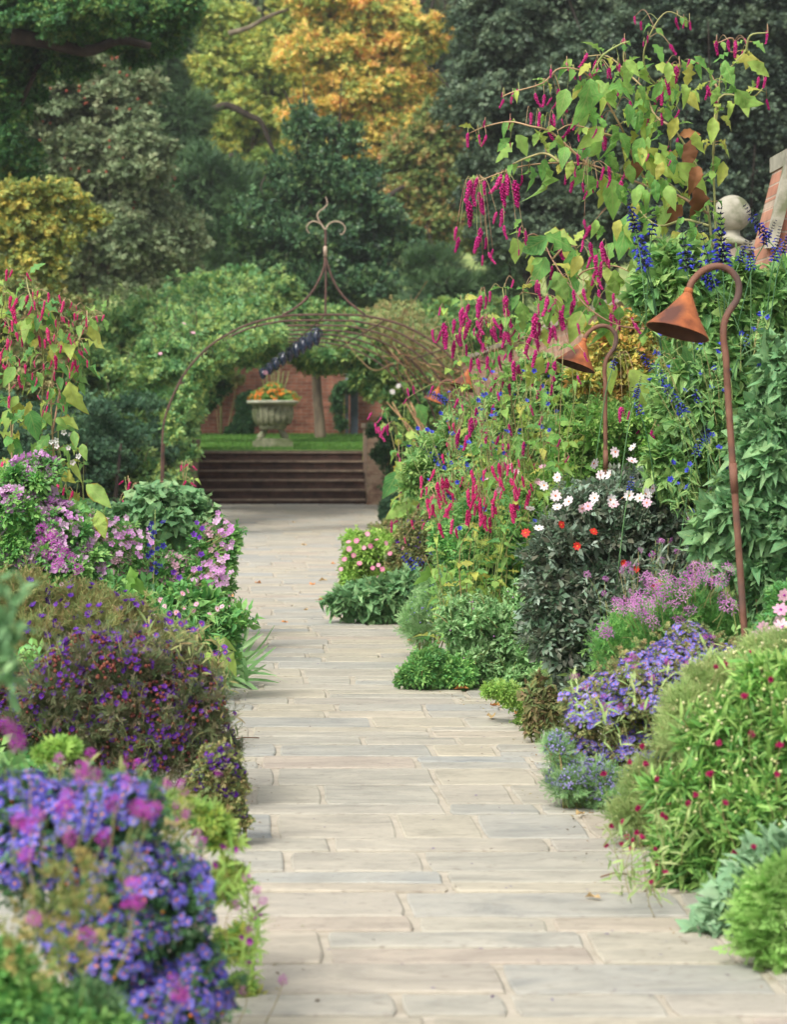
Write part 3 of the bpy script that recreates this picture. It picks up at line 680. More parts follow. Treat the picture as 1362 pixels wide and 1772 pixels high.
g_grey = leafmat('grey_green_felt_leaves', ['#6a9a70', '#84b084', '#a0c49a'], .7, .25, vein=.2)
g_olive = leafmat('olive_fading_leaves', ['#66804a', '#7f9250', '#9c9a58', '#9a7f54'], .6, .25)
g_knaut = leafmat('knautia_leaves', ['#55923f', '#70ab4b', '#8fbf59', '#a8ca66'], .5, .35)
g_seed = leafmat('fine_yellow_green_stems', ['#80a858', '#9cb86a', '#b8c67e'], .6, .3)
dahl = leafmat('bronze_black_leaves', ['#44684a', '#587858', '#6a6a58', '#84a088'], .4, .2, spec=.6)
pers = leafmat('persicaria_leaves', ['#58a04a', '#6cb04e', '#80bc54', '#98c85a', '#b0cc54', '#c0b84c'], .5, .5, vein=.35, edge=('#b08a38', 1.45))
pers_g = leafmat('green_persicaria_leaves', ['#4f9e54', '#6bb056', '#8cc05a', '#acc858', '#c4bc4c'], .5, .48, vein=.35, edge=('#b99a40', 1.4))
brownl = leafmat('withered_brown_leaves', ['#5f3a26', '#80502f', '#a06a3c'], .8, .2)
pinkf = leafmat('crimson_pink_florets', ['#a8186c', '#cc2888', '#e0489c', '#b83070'], .6, .3)
pinkf2 = leafmat('coral_pink_florets', ['#cc2470', '#e43c88', '#f0649c'], .6, .3)
bluef = leafmat('gentian_blue_petals', ['#3436b4', '#4650d4', '#5f6ce4'], .5, .35)
calyx = leafmat('near_black_calyces', ['#1b1c38', '#26284a', '#2f3a3c'], .5, .1)
asterb = leafmat('lavender_blue_petals', ['#6c64cc', '#8880dc', '#a49ce6', '#b09ce0'], .5, .35)
asterb2 = leafmat('blue_aster_petals', ['#5652b8', '#6c68cc', '#8884dc', '#9a8cd4'], .5, .35)
eye = leafmat('yellow_orange_eyes', ['#e0a03c', '#d9803a', '#c05a2c'], .8, .1)
purp = leafmat('dark_purple_petals', ['#4c1c84', '#6428a4', '#7c3cb4'], .5, .3)
redbud = leafmat('red_brown_seed_buds', ['#5c2a2a', '#7a3a30', '#8f4f38'], .8, .1)
mag = leafmat('magenta_petals', ['#a02c9c', '#b53cae', '#c75cbc'], .5, .35)
magl = leafmat('orchid_pink_petals', ['#b458b4', '#c878c4', '#d898cc'], .5, .35)
lilac = leafmat('lilac_pink_petals', ['#cc84cc', '#dca6da', '#efd0ea'], .5, .35)
palep = leafmat('pale_pink_petals', ['#e0a0c0', '#ecbcd0', '#f4d6de'], .5, .3)
pinkd = leafmat('pink_daisy_petals', ['#e07aa8', '#ea9abc', '#f0b4cc'], .5, .3)
white = leafmat('white_petals', ['#e6e0e2', '#efeaec', '#e8d4dc'], .5, .3)
redf = leafmat('scarlet_petals', ['#b81f1c', '#d0342a', '#c03a1c'], .5, .25)
crim = leafmat('crimson_pincushion_florets', ['#961450', '#b42064', '#c83a78'], .6, .25)
cream = leafmat('cream_seed_heads', ['#b9bf72', '#cfcf8c', '#d9cfa0'], .8, .2)
orangef = leafmat('orange_bedding_petals', ['#e0822c', '#e8a23c', '#dc6a2c'], .5, .3)
berry = leafmat('red_berries', ['#9c4438', '#b0604c'], .4, 0)

# ---------------------------------------------------------------- builders
def loosen(lob, n=7, a=.84, lo=.2, hi=.55):
    o = []
    for l in np.asarray(lob, float):
        o.append([l[0], l[1], l[2], l[3]*a, l[4]*a, l[5]*a])
        for _ in range(n):
            d = rng.normal(size=3); d /= np.linalg.norm(d); d[2] = abs(d[2])*1.1-.25; k = rng.uniform(lo, hi)
            c = l[:3]+d*l[3:]*rng.uniform(.65, 1.05); rr = l[3:].mean()*.4+l[3:]*.6
            o.append([c[0], c[1], c[2], rr[0]*k, rr[1]*k, rr[2]*k])
    return np.array(o)
def strays(lob, n, tmpl, size, b, bs, z, up=.6, per=6, ln=(.15,.5)):
    p, d = surf(lob, n, True, .2, .98); mr = float(np.mean(lob[:, 3:]))*2
    Y = []; Q = []; Nn = []
    for i in range(n):
        dd = d[i]/np.linalg.norm(d[i]); dd = dd*.6+rng.normal(size=3)*.3; dd[2] += up; dd /= np.linalg.norm(dd)
        L = rng.uniform(*ln)*mr; e = p[i]+dd*L+np.array([0,0,-.3*L*rng.uniform(0,1.6)]); e[2] = max(e[2], .02); m_ = p[i]+dd*L*.55
        pts = catmull([p[i]-dd*L*.3, m_, e], 3)
        bs.tube(pts, np.linspace(.0018, .0008, len(pts))*max(1, z/9), 4, [random.random(), .5, .5], cap=False)
        for k in range(per):
            q = pts[int(1+(len(pts)-2)*k/per)]; Q.append(q+rng.normal(size=3)*.003); r_ = rng.normal(size=3); Y.append(r_*.8+dd*.7); Nn.append(np.array([0,-.3,1])+rng.normal(size=3)*.5)
    b.inst(tmpl, frames(np.array(Y), np.array(Nn))*(size*rng.uniform(.6,1.1,len(Q)))[:,None,None], np.array(Q), rng.uniform(.1,.98,len(Q)))
def tree(name, label, cat, z, base_x, L, tmpl, n, size, mat, trunk=True, top=None, gy=None, clump=90, clr=.34, rz=None, up=.35, out=.7, trunkr=.16, bmat=None, zr=None, limbs=True, group=None, tint=(.05,.95), extra=None, cj=.25, droop=0, flat=.5):
    g = gy if gy is not None else (hz(z) if z > 41 else 0)
    base = np.array([(base_x-PX)*z/F, z, g-.05])
    t = thing(name, label, cat, base, group)
    lob0 = plobes(L, z, base, rz); lob = loosen(lob0, 5, .86)
    b = MB(); cloud(b, lob, n, tmpl, size, up=up, out=out, clump=clump, clr=clr, shell=.7, tint=tint, cj=cj, droop=droop, flat=flat)
    cloud(b, lob*np.array([1,1,1,.8,.8,.8]), n//4, tmpl, size*1.15, up=up, out=out, shell=.6, tint=tint)
    bs = MB(); strays(lob, 160, tmpl, size, b, bs, z, ln=(.1,.4), per=8)
    b.v += bs.v; b.l += [q+b.n for q in bs.l]; b.sz += bs.sz; b.m += [q+1 for q in bs.m]; b.d += bs.d; b.sm += bs.sm; b.n += bs.n
    b.build('crown', [mat, bmat or bark], t)
    if trunk:
        b = MB(); tp = lob[:, :3].mean(0); tp[2] = np.percentile(lob[:, 2], 60); 
        mid = tp*np.array([.4, .4, .5])+np.array([random.uniform(-.2,.2), 0, 0])
        pts = catmull([(0,0,0), tuple(mid*.5+rng.normal(size=3)*.06), tuple(mid), tuple(tp)], 5)
        b.tube(pts, np.linspace(trunkr, trunkr*.35, len(pts)), 9)
        if limbs:
            for l in lob0:
                k = int(rng.integers(3, len(pts)-3)); a = pts[k]; e = l[:3]; m_ = (a+e)/2+np.array([0, 0, -.15*np.linalg.norm(e-a)])
                q = catmull([a, m_+rng.normal(size=3)*.1, e, e+(e-m_)*.5], 4); b.tube(q, np.linspace(trunkr*.45, trunkr*.06, len(q)), 6)
                for _ in range(4):
                    s0 = q[int(rng.integers(3, len(q)))]; e2 = l[:3]+rng.normal(size=3)*l[3:]*.55
                    b.tube(catmull([s0, (s0+e2)/2+rng.normal(size=3)*.08, e2], 3), np.linspace(trunkr*.16, .008, 7), 5)
        b.build('trunk', bmat or bark, t)
    return t, lob0, base

def bush(name, label, cat, z, base_x, L, tmpl, n, size, mat, ground=0, rz=None, up=.5, out=.8, rnd=.6, shell=.78, clump=0, stems=14, group=None, stemmat=None, tint=(.05,.95), cj=.2, clr=.28, droop=0, part='foliage', zmin=.0, inner=True, flat=.5, loose=8, stray=None):
    base = np.array([(base_x-PX)*z/F, z, ground]); t = thing(name, label, cat, base, group)
    lob = plobes(L, z, base, rz)
    if loose: lob = loosen(lob, loose)
    b = MB(); bst = MB(); cloud(b, lob, n, tmpl, size, up=up, out=out, rnd=rnd, shell=shell, clump=clump, tint=tint, cj=cj, clr=clr, droop=droop, zmin=zmin, flat=flat)
    if inner: cloud(b, lob*np.array([1,1,1,.78,.78,.78]), n//3, tmpl, size*1.1, up=up, out=out, rnd=rnd, shell=.55, tint=tint, zmin=zmin)
    if stray is None: stray = min(200, 18*len(L)+25) if loose else 0
    if stray: strays(lob, stray, tmpl, size*.85, b, bst, z, ln=(.15,.85) if z < 20 else (.15,.5), per=8 if z < 20 else 6)
    bf = b
    if stems or bst.n:
        b = bst
        for _ in range(stems):
            l = lob[int(rng.integers(len(lob)))]; e = l[:3]+rng.normal(size=3)*l[3:]*.4; e[2] = max(e[2], .05)
            a = np.array([e[0]*.25+random.uniform(-.05,.05), e[1]*.25, -.01])
            b.tube(catmull([a, (a+e)/2+np.array([0,0,.05])+rng.normal(size=3)*.02, e], 3), np.linspace(.0035, .0015, 7)*max(1, z/10), 4, [random.random(), .5, .5])
        bf.v += b.v; bf.l += [q+bf.n for q in b.l]; bf.sz += b.sz; bf.m += [q+1 for q in b.m]; bf.d += b.d; bf.sm += b.sm; bf.n += b.n
    bf.build(part, [mat, stemmat or stemm], t)
    return t, lob, base
def stalks(t, name, L, mat):
    if len(L) <= 100:
        for pts, rad in L: q = MB(); q.tube(pts, rad, 4, [random.random(), .5, .5]); q.build(name, mat, t)
    else:
        q = MB()
        for pts, rad in L: q.tube(pts, rad, 4, [random.random(), .5, .5])
        q.build(name+'s', mat, t, 'stuff')
def bloom(t, lob, name, tm, mats, n, size, up=.3, k=1.03, limit=100, var=.2, front=True, lift=0):
    p, nn = surf(lob, n, front, up, k)
    if lift: p[:, 2] += rng.uniform(0, lift, n)
    flowers(t, name, tm, mats, p, nn, size*rng.uniform(1-var, 1+var, n), limit)
    return p
def bloom_px(t, base, name, tm, mats, L, z, size, face=(0,-1,.5), jit=.35, stem=None, zj=.1, limit=100, stemmat=None):
    """blooms at photograph positions: list of (px, py); each carried by a thin stem from below"""
    p = np.array([P(x, y, z+random.uniform(-zj, zj))-base for x, y in L]); n = np.array(face)[None]+rng.normal(size=(len(L), 3))*jit
    flowers(t, name, tm, mats, p, n, size*rng.uniform(.85, 1.15, len(L)), limit)
    if stem:
        SL = []
        for q, m_ in zip(p, n):
            m_ = m_/np.linalg.norm(m_); a = q*np.array([.75, .9, 1])-np.array([0, 0, stem]); a[2] = max(a[2], 0)
            SL.append((catmull([a, (a+q)/2+rng.normal(size=3)*.01, q-m_*.01], 3), np.linspace(.0016, .001, 7)*max(.7, z/10)))
        stalks(t, 'flower_stem', SL, stemmat or stemm)

def leafy_stems(t, mat, stems, leafT, size, spacing, z, stemr=.004, petiole=.15, droopy=.3, tip=.5, stemmat=None, twigs=.0, pairs=True, partname='stem'):
    """each stem (polyline, local metres) its own part; one foliage mesh with leaves in pairs along them"""
    bl = MB(); Y = []; Nn = []; Pp = []; S = []
    for pl in stems:
        pts = catmull(pl, 5); n = len(pts)
        b = MB(); b.tube(pts, np.linspace(stemr, stemr*.4, n), 6, [random.random(), .5, .5])
        seg = np.linalg.norm(np.diff(pts, axis=0), axis=1); cum = np.concatenate([[0], np.cumsum(seg)]); tot = cum[-1]
        d = spacing*random.random(); k = 0
        while d < tot:
            i = min(np.searchsorted(cum, d), n-1); p = pts[i]; tg = pts[min(i+1, n-1)]-pts[max(i-1, 0)]; tg /= np.linalg.norm(tg)+1e-9
            q = d/tot; a0 = k*1.5708+random.uniform(-.4,.4)
            for sgn in ((0, math.pi) if pairs else (random.choice((0, math.pi)),)):
                a = a0+sgn; r1 = np.cross(tg, [0.3, .9, .2]); r1 /= np.linalg.norm(r1); r2 = np.cross(tg, r1)
                rd = r1*math.cos(a)+r2*math.sin(a); dr = rd+tg*.35; dr[2] -= droopy*random.uniform(.4, 1.6); dr /= np.linalg.norm(dr)
                s_ = size*(1-(1-tip)*q)*random.uniform(.7, 1.2)
                if petiole > 0:
                    e = p+(rd+tg*.3)*s_*petiole
                    b.tube([p, (p+e)/2, e], stemr*.35, 4, [random.random(), .5, .5]); 
                else: e = p
                Pp.append(e); Y.append(dr); nn = np.array([0, 0, 1.])+rng.normal(size=3)*.35+np.array([0, -.45, 0]); Nn.append(nn); S.append(s_)
            d += spacing*random.uniform(.75, 1.3); k += 1
        b.build(partname, stemmat or stemm, t)
    Pp = np.array(Pp); S = np.array(S)
    bl.inst(leafT, frames(np.array(Y), np.array(Nn))*S[:, None, None], Pp, rng.uniform(.02, .98, len(Pp)))
    bl.build('foliage', mat, t)
    return Pp

def spikes_px(t, base, L, z, mats, wires=None, zj=.12, tm=None, name='flower_spike', flip=False):
    """drooping tassels: (px, py of top, length px, lean) """
    s = z/F; M = []; Pq = []; S = []
    for q in L:
        x, y, ln = q[:3]; lean = q[3] if len(q) > 3 else random.uniform(-.25, .25)
        p = P(x, y, z+random.uniform(-zj, zj))-base
        m = roty(lean)@rotx(random.uniform(-.25, .25))@rotz(random.choice((0, math.pi))+random.uniform(-.6,.6))
        if flip: m = rotx(math.pi)@m
        M.append(m); Pq.append(p); S.append(ln*s*random.uniform(.8, 1.1))
    flowers(t, name, tm or SPIKES, mats, np.array(Pq), None, np.array(S), 100, M=np.array(M))
    if wires is not None and len(wires):
        SL = []; W = np.array(wires)
        for p in Pq:
            j = np.argmin(np.linalg.norm((W-p)*np.array([1, .4, 1]), axis=1)); a = W[j]
            if np.linalg.norm(a-p) < .35*z/10:
                m_ = (a+p)/2; m_[2] = max(a[2], p[2])+.02
                SL.append((catmull([a, m_, p], 4), .0013*max(1, z/10)))
        stalks(t, 'flower_stalk', SL, redstem)

# ---------------------------------------------------------------- far woodland and trees
def wood():
    lob = []
    for i in range(34):
        x = -34+i*2.2+random.uniform(-1, 1); y = random.uniform(92, 112); g = hz(y)
        lob.append((x, y, g+random.uniform(2, 5), random.uniform(2.5, 4), random.uniform(2.5, 4), random.uniform(4, 7)))
    for i in range(26):
        x = -34+i*2.9+random.uniform(-1, 1); y = random.uniform(118, 135); g = hz(y)
        lob.append((x, y, g+random.uniform(3, 6), random.uniform(3, 5), 4, random.uniform(6, 9)))
    b = MB(); cloud(b, lob, 90000, SPRIG5, .95, up=.3, out=.6, clump=900, clr=.42, shell=.7)
    o = b.build('distant_woodland', woodm); tag(o, 'dark mixed wood covering the slope behind all the garden trees', 'woodland', kind='stuff')
wood()
tree('oak_tree', 'dark green oak overhanging the top left corner', 'tree', 34, -190,
     [(40,40,120,55,0,1.6),(150,35,90,55,-1,1.4),(245,55,75,50,.5,1.2),(300,25,45,30,0,.9),(20,170,60,60,1,1.2),(-60,100,120,140),(30,290,45,40,1,1),(110,110,60,40),(0,240,40,40)], SPRIG, 26000, .15, oak, clump=230, clr=.25, bmat=darkbark, trunkr=.1, droop=.3, limbs=False)
tree('hawthorn_tree', 'broad grey green hawthorn dotted with red berries left of centre', 'tree', 47, 185,
     [(70,170,120,80),(190,180,90,80),(60,280,120,90),(190,300,110,90),(230,400,80,90),(130,420,110,90),(60,480,90,80),(235,500,60,60),(300,440,45,60)], SPRIG, 40000, .22, haw, clump=260, clr=.27, trunkr=.17, limbs=True)
o_ = [o for o in C.objects if o.name == 'hawthorn_tree'][0]
hl = plobes([(70,170,120,80),(190,180,90,80),(60,280,120,90),(190,300,110,90),(230,400,80,90)], 47, np.array(o_.location))
p, nn = surf(hl, 160, True); b = MB(); b.inst(OCT, np.tile(np.eye(3)*.034, (160,1,1)), p, rng.uniform(.1,.9,160)); b.build('berries', berry, o_, 'stuff')
tree('fir_tree', 'dark fir between the hawthorn and the yellow maple', 'tree', 62, 290,
     [(255,110,50,45),(285,60,30,40),(270,190,70,60),(300,260,60,60),(250,300,70,60),(300,370,80,80)], NEEDLE, 20000, .42, conif, clump=120, clr=.35, bmat=darkbark, up=.0, droop=.15, flat=.3)
tree('maple_tree', 'tall yellow green maple with a pale trunk and bare crooked branches', 'tree', 71, 350,
     [(375,40,60,50),(430,110,80,60),(360,150,50,60),(450,200,70,55),(390,250,60,50),(460,300,60,50),(510,60,50,60),(480,150,60,50),(350,230,40,40),(400,330,60,36),(470,330,50,36),(520,260,50,50)], SPRIG, 42000, .27, maple_y, cj=.4, clump=190, clr=.24, trunkr=.32, tint=(.0,.8))
tree('maple_tree', 'large golden orange maple filling the top middle', 'tree', 66, 640,
     [(610,20,100,50),(560,90,80,60),(660,80,80,60),(620,150,90,60),(700,160,60,60),(560,190,60,50),(680,230,80,55),(740,60,40,50),(610,240,60,40),(520,230,40,50)], SPRIG, 60000, .26, maple_o, cj=.4, clump=260, clr=.24, trunkr=.3, bmat=darkbark, tint=(.0,.85))
tree('maple_tree', 'rust and olive maple low behind the holly, right of the arch finial', 'tree', 60, 735,
     [(730,280,70,50),(700,350,70,45),(770,340,60,60),(720,400,80,45),(800,400,60,40),(760,230,50,50),(800,290,50,50)], SPRIG, 24000, .24, maple_r, clump=80, clr=.3, trunkr=.2, bmat=darkbark)
tree('spruce_tree', 'shadowy spruce in front of the maple trunk, left of the holly', 'tree', 57, 350,
     [(345,330,60,60),(400,360,70,70),(330,420,70,70),(400,450,80,60),(320,480,60,50)], NEEDLE, 15000, .4, conif, clump=100, clr=.32, bmat=darkbark, up=.1)
tree('holly_tree', 'glossy blue green holly directly behind the iron finial', 'tree', 52.5, 560,
     [(530,225,35,40),(585,250,40,40),(520,300,60,50),(600,330,70,50),(480,370,60,50),(640,390,70,50),(550,420,110,60),(670,450,60,50),(460,450,60,55),(590,500,120,45)], HOLLY, 24000, .22, hollym, clump=230, clr=.25, bmat=darkbark, cj=.3)
tree('holm_oak_tree', 'huge grey green holm oak filling the top right', 'tree', 44.5, 1010,
     [(850,60,90,80),(960,30,110,80),(880,170,100,90),(1000,150,120,110),(930,280,120,90),(860,330,70,90),(1060,270,120,120),(1020,390,130,90),(1100,60,110,100),(900,420,80,70)], SPRIG, 62000, .18, holm, clump=520, clr=.22, cj=.35, trunkr=.3, bmat=darkbark)
tree('holm_oak_tree', 'darkest evergreen oak at the right edge behind the stone ball', 'tree', 40, 1260,
     [(1200,80,120,110),(1320,60,110,110),(1280,200,120,110),(1180,230,110,100),(1350,290,100,100),(1220,350,110,90),(1320,400,110,80)], SPRIG, 44000, .17, holm_d, clump=360, clr=.24, cj=.35, trunkr=.3, bmat=darkbark)
tree('golden_acer', 'small golden leaved tree at the left edge behind the pink tassels', 'tree', 31, 50,
     [(40,345,60,20),(105,350,55,20),(150,385,35,16),(60,385,60,24),(15,420,50,28),(110,425,40,18),(60,460,50,36),(20,500,60,50),(60,540,60,50)], SPRIG, 6500, .14, gold, limbs=False, clump=150, clr=.3, trunkr=.06, tint=(.0,.95), droop=.3)
# black bare limbs of the maples
for seq, z, lab in (([(640,352),(665,350),(680,335),(700,322)], 56, 'black bare limb crossing the rust maple right of the finial'), ([(368,190),(395,183),(430,200),(452,212),(468,250),(482,275)], 66, 'black crooked limb across the yellow maple'), ([(395,58),(430,48),(462,30),(500,15)], 66, 'pale bare limb at the top of the yellow maple'), ([(20,62),(80,72),(150,88),(205,70),(260,80)], 33, 'black spreading limb of the oak in the top left corner'), ([(400,265),(404,310),(410,330)], 66, 'short upright bare limb below the crooked limb')):
    a = P(*seq[0], z); b = MB(); q = catmull([P(x, y, z)-a for x, y in seq], 5); b.tube(q, np.linspace(.12, .05, len(q)) if 'black' in lab else np.linspace(.08,.05,len(q)), 8)
    o = tag(b.build('tree_limb', darkbark if 'black' in lab or 'short' in lab else bark), lab, 'tree limb'); o.location = a
tree('cypress_tree', 'dense dark conifer between the rust maple and the holm oak', 'tree', 50, 800,
     [(775,500,70,22),(830,530,60,30),(740,540,60,20),(880,470,40,50),(750,460,40,14)], NEEDLE, 4200, .3, conif, clump=60, clr=.35, bmat=darkbark, trunkr=.1, up=.1)

# ---------------------------------------------------------------- middle distance: shrubs, hedge, climbers
bush('shrub', 'tall bright green shrub between the hedge and the arch', 'shrub', 38, 200, [(170,640,90,60),(230,600,90,60),(300,560,80,50),(120,590,70,60),(250,700,90,60),(330,620,70,80),(90,660,80,80),(160,760,100,100)], SPRIG5, 16000, .17, rosem, clump=120, stems=0, rz=1.3)
bush('shrub', 'loose green shrub on the slope above the arch, left of the holly', 'shrub', 43.5, 420, [(420,520,90,40),(360,530,70,40),(480,560,80,35),(300,600,80,50),(420,590,90,40)], SPRIG5, 9000, .2, rosem, clump=80, stems=0, ground=.9)
bush('shrub', 'brownish green fading shrub at the left edge under the golden tree', 'shrub', 28, 40, [(30,560,80,60),(100,570,60,50),(30,650,80,60)], SPRIG, 5000, .14, g_olive, clump=50, stems=6)
bush('shrub', 'ragged pale green shrub by the boundary wall right of the arch', 'shrub', 46, 790, [(760,560,70,35),(820,590,70,35),(700,590,70,40),(720,640,60,40),(860,560,60,35)], SPRIG5, 6000, .2, rosem, clump=50, stems=0, ground=.9)
# yew hedge
hb = P(200, 890, 25); hb[2] = 0
t = thing('hedge', 'dark clipped evergreen hedge left of the stone pier', 'hedge', (-2.85, 25.5, 0))
b = MB(); lob = [(-.75+.35*i+random.uniform(-.1,.1), random.uniform(0, 3.5), zz_, .42, .8, .42) for i in range(6) for zz_ in (.35, .85, 1.25)]
cloud(b, lob, 30000, SPRIG, .09, up=.3, out=.8, clump=260, clr=.35, zmin=.0); b.build('foliage', yew, t)
b = MB()
for i in range(5): b.tube([(-.7+.4*i, 1, 0), (-.7+.4*i+.1, 1.2, 1.1)], [.04, .015], 6)
b.build('trunk', darkbark, t)
# climbing rose on the arch, left
t, lob, base = bush('climbing_rose', 'leafy climbing rose smothering the left half of the arch', 'climber', 30, 300,
    [(235,690,55,70,0,1.2),(300,640,45,60,1,1.5),(340,600,50,40,2,1.5),(385,575,50,32,3,2),(430,560,55,28,4,2),(300,720,45,60,0,1.2),(290,800,40,60,-1,1),(260,850,60,60,-2,1),(365,640,38,38,5,1.5),(420,610,45,22,6,1.5),(470,590,45,16,6,1.5),(310,570,60,36,4,1.5),(400,520,55,30,5,1.5),(340,690,26,40,5,1.2),(455,625,40,12,7,1)],
    SPRIG5, 22000, .11, rosem, clump=230, stems=0, stemmat=bark)
bloom_px(t, base, 'rose', DAISY_W, [palep, cream], [(318,560),(334,576),(277,612),(459,645)], 28, .035)
bush('climbing_rose', 'light climbing rose sprays threaded through the front left curve of the arch', 'climber', 27, 330, [(312,705,14,30,0,.25),(330,670,16,26,.2,.3),(352,640,20,20,.3,.35),(385,612,26,16,.5,.5),(425,592,30,14,.8,.6),(470,580,26,10,1.2,.6),(300,745,14,30,0,.3)], SPRIG5, 3600, .09, rosem, stems=0, stemmat=bark, clump=70, stray=60)
t, lob, base = bush('climbing_rose', 'darker climbing rose over the left stone pier', 'climber', 35.5, 330, [(292,760,33,60),(308,735,14,26),(335,700,28,26),(362,676,34,24),(295,830,26,50),(290,700,50,60)], SPRIG, 6500, .13, rosed, clump=70, stems=0, stemmat=bark)
t, lob, base = bush('climbing_rose', 'yellow green climber hanging inside the right side of the arch', 'climber', 35, 700,
    [(575,628,45,13,1,1),(625,615,50,20),(665,640,45,32),(700,670,40,40),(660,675,22,22),(640,655,26,18),(540,615,40,10,1,1),(735,700,40,50),(700,720,30,40),(690,600,40,20)], SPRIG5, 13000, .13, rosem, clump=110, stems=0, stemmat=bark)
bloom_px(t, base, 'rose', DAISY_W, [white, cream], [(679,678),(690,668)], 33, .06)
bush('evergreen_shrub', 'dark evergreen shrub right of the steps behind the stone blocks', 'shrub', 37, 700, [(690,780,36,50),(720,750,40,60),(700,850,40,40),(668,745,22,28),(672,800,20,30),(740,820,50,60)], SPRIG, 9000, .11, g_dark, clump=70, stems=6)
# bare twiggy rose over right of arch
t = thing('bare_climber', 'tangle of bare brown rose stems over the right half of the arch', 'climber', (1.6, 29, 0))
def barestem(x0, y0, x1, y1, z0, z1, sag=-60):
    a = P(x0, y0, z0)-np.array([1.6,29,0]); e = P(x1, y1, z1)-np.array([1.6,29,0]); m_ = (a+e)/2; m_[2] -= sag*z0/F*random.uniform(.3, 1)
    b.tube(catmull([a, m_+rng.normal(size=3)*.06, e+rng.normal(size=3)*.05], 6), np.linspace(.009, .003, 13), 5)
b = MB()
for i in range(75):
    x0 = random.uniform(640, 800); y0 = 560+(x0-640)*.55+random.uniform(-20, 50)
    ang = random.choice([random.uniform(-2.7, -.4), random.uniform(.1, .9)]); ln = random.uniform(40, 120)
    barestem(x0, y0, x0+ln*math.cos(ang), y0+ln*.75*math.sin(ang), random.uniform(27, 36), random.uniform(27, 36), random.uniform(-10, 40))
for i in range(6): b.tube([(random.uniform(.1,.4), random.uniform(-1,3), 0), (random.uniform(.1,.4), 0, .9), (random.uniform(-.3,.2), 0, 1.6)], [.018,.012,.008], 6)
b.build('stems', noisemat('tan_bare_twigs', ['#6b4f3a', '#9c7a58', '#a98a66'], 8, .9), t)
b = MB(); cloud(b, plobes([(700,570,70,25),(750,610,50,30),(680,545,50,20)], 31, (1.6,29,0), 2.0), 1500, SPRIG, .09, up=.2); b.build('foliage', g_olive, t)
# little tree in front of the wall
t = thing('young_tree', 'slim grey trunk of a young tree before the brick wall, right of the urn', 'tree', (P(552,755,47)[0], 47, 1.02))
b = MB(); q = catmull([(0.03,0,0),(0,0,.5),(-.04,0,1.0),(-.06,0,1.5)], 4); b.tube(q, np.linspace(.125, .085, len(q)), 10)
for a_ in (-.9, -.3, .4, 1.0): b.tube(catmull([(-.05,0,1.35), (-.05+.3*a_, .1, 1.7), (-.05+.8*a_, .2, 2.0)], 3), np.linspace(.05, .012, 7), 6)
b.build('trunk', bark, t)
b = MB(); cloud(b, plobes([(520,600,60,25),(590,595,70,26),(640,610,50,30),(460,600,50,25),(560,570,90,30)], 47, t.location), 8000, SPRIG5, .17, clump=70); b.build('crown', rosem, t)
bush('wall_shrub', 'dark wall shrub on the brickwork left of the urn', 'shrub', 49.5, 425, [(425,730,20,22),(430,700,14,20),(415,745,18,10)], SPRIG, 1600, .12, g_dark, ground=1.1, stems=4)
bush('wall_shrub', 'dark climber beside the grey blue door post', 'climber', 49.6, 595, [(584,690,8,16),(590,735,8,12),(585,710,8,12),(600,672,20,8)], SPRIG, 900, .12, g_dark, ground=1.1, stems=4)
bush('wall_shrub', 'red brown creeper on the wall left of the urn', 'climber', 49.7, 385, [(375,680,20,18),(400,660,22,14),(380,655,30,14)], SPRIG, 1200, .12, g_olive, ground=1.1, stems=4)
# urn planting
u = np.array(P(472, 700, 41.6))
t = thing('urn_planting', 'orange flowers and tall thin spikes filling the stone urn', 'plant', u)
b = MB(); lob = [(-.12,0,.12,.3,.25,.14),(.18,0,.1,.28,.25,.14),(0,0,.22,.2,.2,.16)]
cloud(b, lob, 1600, SPRIG, .07); b.build('foliage', g_knaut, t)
p, nn = surf(lob, 95, True, .3, 1.05); flowers(t, 'flower', DAISY_W, [orangef, eye], p, nn, .042*rng.uniform(.7,1.3,95))
b = MB()
for x in (-.18,-.1,.02,.08,.16,.24,.1,-.02): b.tube(catmull([(x*.5,0,.1),(x,0,.4),(x*1.2,0,.62+random.uniform(-.1,.12))], 3), [.006]*6+[.003], 5)
b.build('spikes', g_seed, t)
t, lob, base = bush('box_ball', 'small dark green clipped ball beside the path right of the steps', 'topiary', 30, 684, [(684,885,27,30)], SPRIG, 3500, .05, yew, stems=2, shell=.9, loose=0)

# ---------------------------------------------------------------- right border, far to near
def cover(x0, x1, y0, y1, n, h, lab, mat, tmpl=SPRIG5, size=.1):
    b = MB(); x = rng.uniform(0, 1, n); y = rng.uniform(y0, y1, n); xl = x0(y) if callable(x0) else x0; xx = xl+(x1-xl)*x
    hh = h*(1+.5*np.sin(xx*5+y*3))*rng.uniform(0, 1, n)**.6
    p = np.stack([xx, y, hh], 1); d = rng.normal(size=(n, 3))*.7; d[:, 2] += .5; nh = rng.normal(size=(n, 3))*.5+np.array([0, -.2, 1])
    b.inst(tmpl, frames(d, nh)*(size*rng.uniform(.6, 1.3, n))[:, None, None], p, rng.uniform(.05, .95, n))
    o = b.build('ground_cover', mat); tag(o, lab, 'ground cover', kind='stuff')
cover(lambda y: np.interp(y, [5, 12, 16, 22, 39], [1.5, 1.15, 1.0, 1.45, 1.8]), 3.15, 6, 38, 42000, .35, 'low mixed leaves carpeting the right border between the taller plants', g_mid)
cover(-3.6, -.75, 6, 18, 16000, .3, 'low mixed leaves carpeting the left border between the taller plants', g_fresh)
cover(-3.6, -1.75, 18, 38, 14000, .3, 'shaded low leaves between the hedge and the paving', g_dark)

